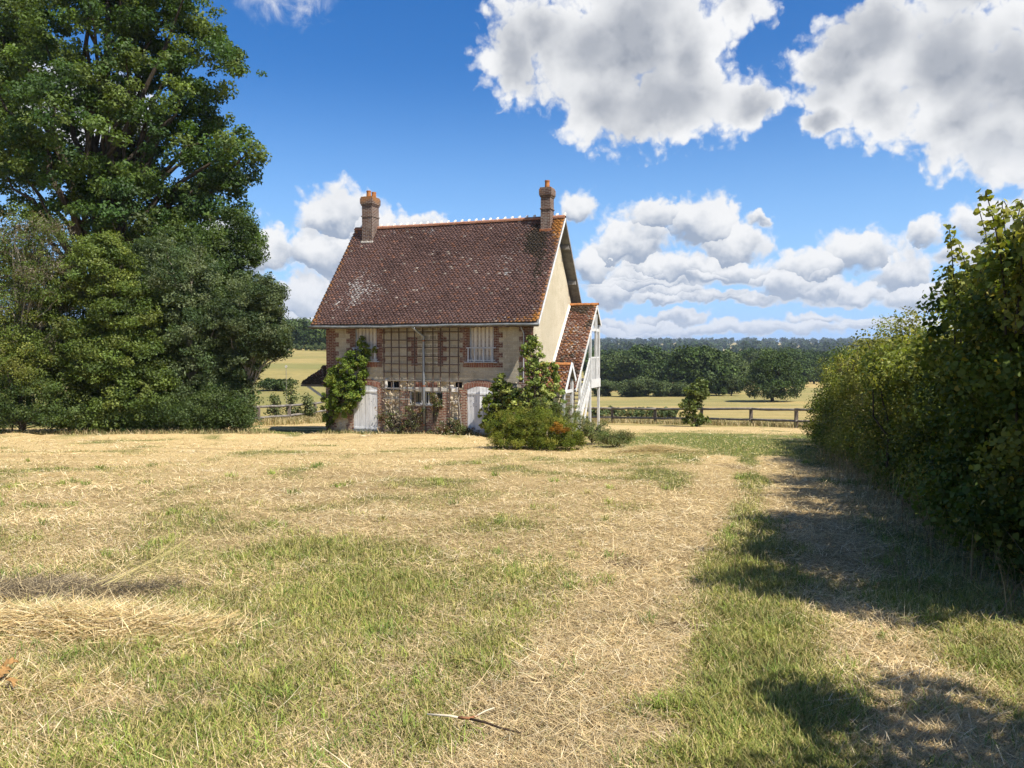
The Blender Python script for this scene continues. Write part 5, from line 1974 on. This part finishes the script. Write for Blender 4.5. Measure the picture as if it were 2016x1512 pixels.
def build_far():
    protos = [far_tree_mesh('a', 1, rand_shape(5, 1.15), 150, .055, FPAL), far_tree_mesh('b', 2, SKIRT, 170, .05, FPAL), far_tree_mesh('c', 3, rand_shape(8, 1.1), 150, .055, FPAL2), far_tree_mesh('d', 4, TALL, 110, .05, FPAL), far_tree_mesh('e', 5, rand_shape(14, 1.25), 150, .055, FPAL2)]
    big = far_tree_mesh('f', 6, SKIRT, 420, .030, FPAL, .095)
    # px centre, base py, top py, Y, proto, width factor
    T = [(1521, 791, 688, 150, -1, 1.0, 'great dark round oak standing alone in the gold meadow beyond the fence'),
         (1395, 770, 678, 185, 0, .95, 'large round oak on the meadow edge left of the great lone oak'),
         (1432, 764, 683, 200, 2, .9, 'lighter round tree just left of the great lone oak'),
         (1352, 766, 682, 205, 3, 1.2, 'tall narrow tree in front of the pale field gap'),
         (1270, 745, 676, 230, 0, 1.1, 'broad dark oak above the grey willow thicket'),
         (1215, 748, 690, 240, 2, 1.1, 'lighter oak beside the staircase above the willow thicket'),
         (1240, 742, 684, 260, 1, 1., 'second dark oak behind the willow thicket'),
         (1300, 745, 706, 215, 0, 1., 'small dark tree at the left edge of the pale field gap'),
         (1500, 752, 684, 260, 2, 1.1, 'paler tree showing above the great lone oak'),
         (1560, 755, 690, 250, 3, 1.3, 'olive tree showing behind the right of the great lone oak'),
         (1603, 744, 704, 270, 1, 1., 'dark skirted tree at the right edge of the meadow near the hedge'),
         (1590, 745, 690, 300, 0, 1., 'round tree behind the dark skirted one near the hedge'),
         (1640, 740, 694, 300, 2, 1., 'pale tree farthest right just above the hedge'),
         (1470, 748, 682, 280, 0, 1., 'dark tree filling the row between the meadow oaks'),
         (1325, 722, 694, 330, 4, 1., 'small tree standing on the pale field in the gap'),
         (1410, 775, 730, 180, 1, .9, 'dark bushy tree at the foot of the large round oak'),
         (1440, 778, 735, 178, 4, .9, 'low spreading thorn at the meadow edge beside the lone oak'),
         (1545, 735, 680, 340, 1, 1.1, 'far dark tree in the back row right of centre'),
         (1390, 735, 676, 350, 2, 1.1, 'far pale tree in the back row left of centre'),
         (1700, 742, 700, 300, 0, 1., 'dark tree just showing over the hedge on the right'),
         (1180, 742, 690, 260, 0, 1.2, 'dark oak half hidden by the white staircase')]
    for k, (px, pb, pt, Y, p, wf, lab) in enumerate(T):
        x, _, zb0 = at(px, pb, Y)
        z = gz1(x, Y) - .1
        zt = at(px, pt, Y)[2]
        h = zt - z
        tm, cm = big if p < 0 else protos[p]
        o = thing('oak_tree' if p in (-1, 0, 1) else 'field_tree', lab, 'tree', (x, Y, z), rng.random() * 6.28, 'trees of the valley meadow')
        o.scale = (h * wf, h * wf, h)
        link('trunk', tm, None, o)
        link('crown', cm, None, o)
    # willow thicket: grey green bushes in front of the woods
    for k, (px, Y, pt) in enumerate([(1195, 190, 748), (1232, 186, 746), (1268, 184, 742), (1302, 182, 748), (1335, 180, 752), (1368, 178, 752)]):
        x, _, _ = at(px, 770, Y)
        z = gz1(x, Y)
        h = (at(px, pt, Y)[2] - z) * 1.12
        z -= h * .17
        tm, cm = protos[2 if k % 2 else 4]
        o = thing('willow_bush', 'round grey green willow bush in the thicket edging the gold meadow', 'bush', (x, Y, z), rng.random() * 6.28, 'willow bushes at the meadow edge')
        o.scale = (h * 1.35, h * 1.3, h * 1.1)
        link('trunk', tm, None, o)
        link('crown', cm, None, o)

    def wood(name, label, pts, hs, q, nl, pal, cj=.2):
        pts, hs = np.array(pts), np.array(hs)
        n = len(pts)
        z = gz(pts[:, 0], pts[:, 1])
        per = 7
        C = np.repeat(np.stack([pts[:, 0], pts[:, 1], z + hs * .55], 1), per, 0)
        hh = np.repeat(hs, per)
        d = unit(rng.normal(size=(n * per, 3)))
        C = C + d * np.stack([hh * .38, hh * .38, hh * .34], 1)
        o = foliage(name, C, d, hh * .24, nl, q, .8, pal, None, 'far_leaf', None, flat=.85, outb=1., upb=.7, cj=cj)
        return tag(o, label, 'woodland', kind='stuff')
    # left hill wood behind the house
    pts, hs = [], []
    for k in range(170):
        px = 420 + rng.random() * 260
        Y = 290 + 60 * rng.random() ** 1.5
        pts.append(((px - 1008) / F * Y, Y))
        hs.append(9.2 + 2.4 * rng.random())
    wood('woodland', 'dark wood crowning the field hill left of the house', pts, hs, .8, 46, FPAL)
    pts, hs = [], []
    for k in range(60):
        px = 420 + rng.random() * 260
        Y = 276 + 8 * rng.random()
        pts.append(((px - 1008) / F * Y, Y))
        hs.append(1.6 + 1.2 * rng.random())
    wood('woodland_edge', 'low scrub along the foot of the left hill wood', pts, hs, .4, 40, FPAL2)
    # mid valley woods
    pts, hs = [], []
    for k in range(300):
        px = 1120 + rng.random() * 700
        if 1292 < px < 1348 and k % 5:
            continue
        Y = 420 + 330 * rng.random()
        pts.append(((px - 1008) / F * Y, Y))
        hs.append(8 + 4.5 * rng.random())
    wood('valley_wood', 'dark belt of wood across the valley floor', pts, hs, 1.3, 30, FPAL)
    pts, hs = [], []
    for k in range(1400):
        px = 300 + rng.random() * 1800
        Y = 1000 + 1900 * rng.random()
        pts.append(((px - 1008) / F * Y, Y))
        hs.append(13 + 8 * rng.random())
    wood('hill_forest', 'far forest covering the hills along the horizon', pts, hs, 4.5, 12, [(.036, .06, .018), (.03, .05, .016), (.05, .07, .024)])
    # tall far poplars on the skyline
    # bramble ditch in the meadow and bush on the left field
    for (px0, px1, Y, h, lab, nm) in ((1165, 1330, 75, .75, 'long low bramble strip in the meadow just beyond the right fence', 'bramble_strip'),
                                      ):
        pts, hs = [], []
        for k in range(260):
            px = px0 + (px1 - px0) * rng.random()
            yy = Y + 3.5 * rng.normal()
            pts.append(((px - 1008) / F * yy, yy))
            hs.append(h * (.35 + .75 * rng.random() ** 2))
        wood(nm, lab, pts, hs, .17, 26, FPAL2 + [(.2, .18, .07)])
    Y = 85
    lob = px_lobes([(535, 757, 26, 10, Y, 1.5), (560, 757, 28, 9, Y, 1.5)])
    x, y, _ = at(545, 766, Y)
    tree('bramble_bush', 'dark low bush alone on the left hillside field', 'bush', lob, (x, y), (x, y, gz1(x, y) + .6), .05, 80, .4, 60, .2, .7, FPAL, nlimb=8)


build_far()


# ------------------------------------------------------------------ meadow grass at the fences, stalks at the hedge
def build_tall_grass():
    n = 26000
    P = []
    for (x0, y0, x1, y1) in ((17.5, 42.5, 3., 59.5), (-15.3, 43.5, -13., 60.)):
        t = rng.random(n // 2)
        x = x0 + (x1 - x0) * t + rng.normal(size=n // 2) * .9 + .7
        y = y0 + (y1 - y0) * t + rng.normal(size=n // 2) * .9 + 1.3
        P.append((x, y))
    x, y = np.concatenate([p[0] for p in P]), np.concatenate([p[1] for p in P])
    m = len(x)
    L = .12 + .38 * rng.random(m) * (.4 + vnoise(x, y, 3))
    c = pick_cols(m, [(.42, .32, .15), (.36, .27, .12), (.22, .2, .07), (.5, .4, .21), (.16, .17, .05)], None, .15)
    tag(strips('meadow_grass', x, y, L, np.full(m, .022), R(90) - np.abs(rng.normal(size=m)) * .35, rng.random(m) * 6.28, c, 'straw_blade', 0, .6), 'tall dry meadow grass along the rail fences', 'grass', kind='stuff')
    n = 1500
    y = 4.5 + 15 * rng.random(n) ** 1.3
    x = hedge_x(y) - .1 + rng.normal(size=n) * .28
    L = .10 + .55 * rng.random(n) ** 2.2
    c = pick_cols(n, [(.40, .31, .16), (.30, .22, .11), (.22, .15, .08), (.15, .16, .05)], None, .15)
    tag(strips('verge_stalks', x, y, L, np.full(n, .006), R(90) - np.abs(rng.normal(size=n)) * .45, rng.random(n) * 6.28, c, 'straw_blade', 0, .3), 'dry stalks standing at the foot of the hedge', 'grass', kind='stuff')
    # rough grass at the foot of the thicket and house
    n = 9000
    px = rng.random(n) * 520
    x = (px - 1008) / F * 32.5 + rng.normal(size=n) * .2
    y = 31.8 + rng.random(n) * 1.8
    L = .08 + .3 * rng.random(n) ** 1.5
    c = pick_cols(n, [(.42, .32, .15), (.2, .19, .06), (.5, .4, .21), (.13, .15, .045)], None, .15)
    tag(strips('rough_grass', x, y, L, np.full(n, .015), R(90) - np.abs(rng.normal(size=n)) * .5, rng.random(n) * 6.28, c, 'straw_blade', 0, .6), 'unmown fringe of grass along the left thicket', 'grass', kind='stuff')
    n = 5000
    hx, hy = rng.random(n) * 9.9, -.1 - rng.random(n) ** 1.5 * .7
    w = np.array([h2w(a, b)[:2] for a, b in zip(hx, hy)])
    L = .06 + .24 * rng.random(n) ** 1.6
    c = pick_cols(n, [(.12, .15, .035), (.3, .25, .1), (.45, .36, .18), (.09, .12, .03)], None, .15)
    tag(strips('weed_fringe', w[:, 0], w[:, 1], L, np.full(n, .016), R(90) - np.abs(rng.normal(size=n)) * .5, rng.random(n) * 6.28, c, 'straw_blade', 0, .6), 'weeds and grass along the foot of the house front', 'grass', kind='stuff')


build_tall_grass()


# ------------------------------------------------------------------ hay heaps, twig, leaves, cable
def hay_heap(label, x, y, rx, ry, h, n, head, L0, loc_pal=None, sweep=None):
    zb = gz1(x, y)
    px, py = x + rng.normal(size=n) * rx * .45, y + rng.normal(size=n) * ry * .45
    q = ((px - x) / rx) ** 2 + ((py - y) / ry) ** 2
    z0 = h * np.exp(-q * 1.6) * rng.random(n) ** .6
    c = pick_cols(n, loc_pal or [(.74, .59, .31), (.64, .48, .23), (.54, .39, .17), (.80, .68, .42), (.36, .26, .12), (.42, .38, .16)], None, .15)
    L = L0 * (.5 + rng.random(n))
    o = strips('hay_heap', px, py, L, np.full(n, .0045 if L0 < .5 else .006), np.abs(rng.normal(size=n)) * .22, head + rng.normal(size=n) * .8 + np.where(rng.random(n) < .5, 0, math.pi), c, 'straw_blade', z0, .10 * rng.normal(size=n))
    return tag(o, label, 'hay', 'loose hay left in swathes')


hay_heap('thick mat of long straw at the left edge with a bunch of stalks above it', -2.7, 4.85, 1.3, .40, .08, 7000, .15, .15)
hay_heap('flattened straw swathe at the left edge below the thick mat', -2.4, 3.9, .6, .36, .03, 2600, .1, .09)
hay_heap('dark rotting patch of old hay at the left edge behind the thick mat', -3.5, 5.72, 1.1, .55, .07, 4600, .1, .16, [(.14, .11, .07), (.09, .07, .045), (.22, .17, .10), (.34, .27, .15), (.5, .4, .22)])
hay_heap('low ridge of raked straw just in front of the yew bush', 3.8, 20.7, 1.5, .45, .12, 3000, 2.9, .2)
# a bunch of stalks springing up out of the mat
n = 110
t = rng.random(n)
bx, by = -3.0 + .42 * t + rng.normal(size=n) * .05, 5.55 + .3 * t + rng.normal(size=n) * .05
c = pick_cols(n, [(.55, .46, .2), (.45, .38, .15), (.32, .27, .12)], None, .15)
o = strips('stalk_bunch', bx, by, .25 + .5 * rng.random(n), np.full(n, .004), .26 + .24 * rng.normal(size=n), .5 + .35 * rng.normal(size=n), c, 'straw_blade', .12 + .16 * t, -.12)
tag(o, 'bunch of bent yellow stalks sticking up from the straw mat on the left', 'stalks')


def small_things():
    gx, gy = ground(925, 1447)
    z = gz1(gx, gy) + .075
    T = thing('forked_twig', 'broken twig with one peeled white end lying on the grass in front', 'twig', (gx, gy, z))
    s = gy / F * 1.02
    MB().tube([(-85 * s, .02, .01), (-40 * s, .0, .012), (-20 * s, -.01, .008)], [.0045, .0055, .0055], 7).build('peeled_end', 'peeled_stick', T, smooth=True)
    MB().tube([(-22 * s, -.012, .01), (0, -.02, .01), (15 * s, .0, .012)], [.0065, .007, .0055], 7).build('broken_middle', 'orange_bark', T, smooth=True)
    MB().tube([(0, -.02, .008), (30 * s, -.06, .012), (60 * s, -.10, .006), (100 * s, -.135, .0)], [.006, .0055, .005, .003], 7).build('dark_branch', 'dark_twig', T, smooth=True)
    MB().tube([(10 * s, -.01, .012), (30 * s, .03, .02), (48 * s, .055, .024)], [.004, .004, .003], 6).build('straw_end', 'peeled_stick', T, smooth=True)
    # dead oak leaves
    plain('dead_leaf', (.30, .17, .06), .8, .3, 30, .2, .2)
    for i, (px, py, rz, lab) in enumerate(((22, 1335, .3, 'curled brown oak leaf uppermost on the straw at the left edge'), (8, 1352, 1.6, 'flat brown oak leaf between two others on the straw at the left edge'), (18, 1372, 2.6, 'brown oak leaf lowest of three on the straw at the left edge'))):
        x, y = ground(px, py)
        n = 17
        vs, fs = [], []
        for k in range(n):
            t = k / (n - 1)
            w = (.030 * math.sin(math.pi * min(1, t * 1.05)) ** .8) * (1 + .45 * math.sin(t * 22))
            zz = .02 * math.sin(t * 3)
            vs += [((t - .5) * .09, -w * .8, zz + .010), ((t - .5) * .09, 0, zz), ((t - .5) * .09, w * .8, zz + .012)]
            if k:
                p, q = 3 * (k - 1), 3 * k
                fs += [(p, q, q + 1, p + 1), (p + 1, q + 1, q + 2, p + 2)]
        me = bpy.data.meshes.new('oak_leaf')
        me.from_pydata(vs, [], fs)
        o = link('oak_leaf', me, 'dead_leaf')
        o.location = (x, y, gz1(x, y) + .06)
        o.rotation_euler = (.35, -.2, rz)
        tag(o, lab, 'leaf', 'dead oak leaves on the straw')
    Y = 272
    x, y, _ = at(561, 690, Y)
    z = gz1(x, y)
    T = thing('field_shed', 'tiny pale shed at the foot of the hill wood left of the house', 'shed', (x, y, z))
    MB().box(-1.1, 1.1, -.8, .8, -.3, 1.35).build('wall', 'mortar_white', T, .02)
    MB().add([(-1.25, -.95, 1.35), (1.25, -.95, 1.35), (1.25, .95, 1.35), (-1.25, .95, 1.35), (-1.25, 0, 1.75), (1.25, 0, 1.75)], [(0, 1, 5, 4), (2, 3, 4, 5), (0, 4, 3), (1, 2, 5), (0, 3, 2, 1)]).build('roof', 'concrete', T)
    Y = 62
    x, y, _ = at(564, 790, Y)
    z = gz1(x, y)
    T = thing('marker_post', 'thin pale marker post with a round top on the left field', 'post', (x, y, z))
    h = at(564, 724, Y)[2] - z
    MB().tube([(0, 0, -.2), (0, 0, h)], .022, 6).build('pole', 'grey_wood', T)
    MB().tube([(0, -.04, h + .1), (0, .04, h + .1)], .10, 12).build('disc', 'concrete', T)
    a, b = h2w(-.3, .5, 2.75), at(470, 640, 70)
    pts = [tuple(np.array(a) * (1 - t) + np.array(b) * t - np.array([0, 0, .5 * math.sin(math.pi * t)])) for t in np.linspace(0, 1, 12)]
    o = MB().tube(pts, .012, 5).build('overhead_cable', 'wire')
    tag(o, 'thin black overhead cable running from the house eave into the left trees', 'cable')


small_things()


def build_haze():
    """the air of the valley: far woods fade a little to blue"""
    m, nt = mat('haze')
    g = G(nt)
    v = g.n('ShaderNodeVolumePrincipled', dict(), Color=(.72, .84, 1.0), Density=.00013, Anisotropy=.2)
    o = g.n('ShaderNodeOutputMaterial')
    nt.links.new(v.outputs[0], o.inputs['Volume'])
    MATS['haze'] = m
    MB().box(-6700, 6700, -6700, 6700, -22, 95).build('haze', 'haze')['kind'] = 'stuff'


build_haze()
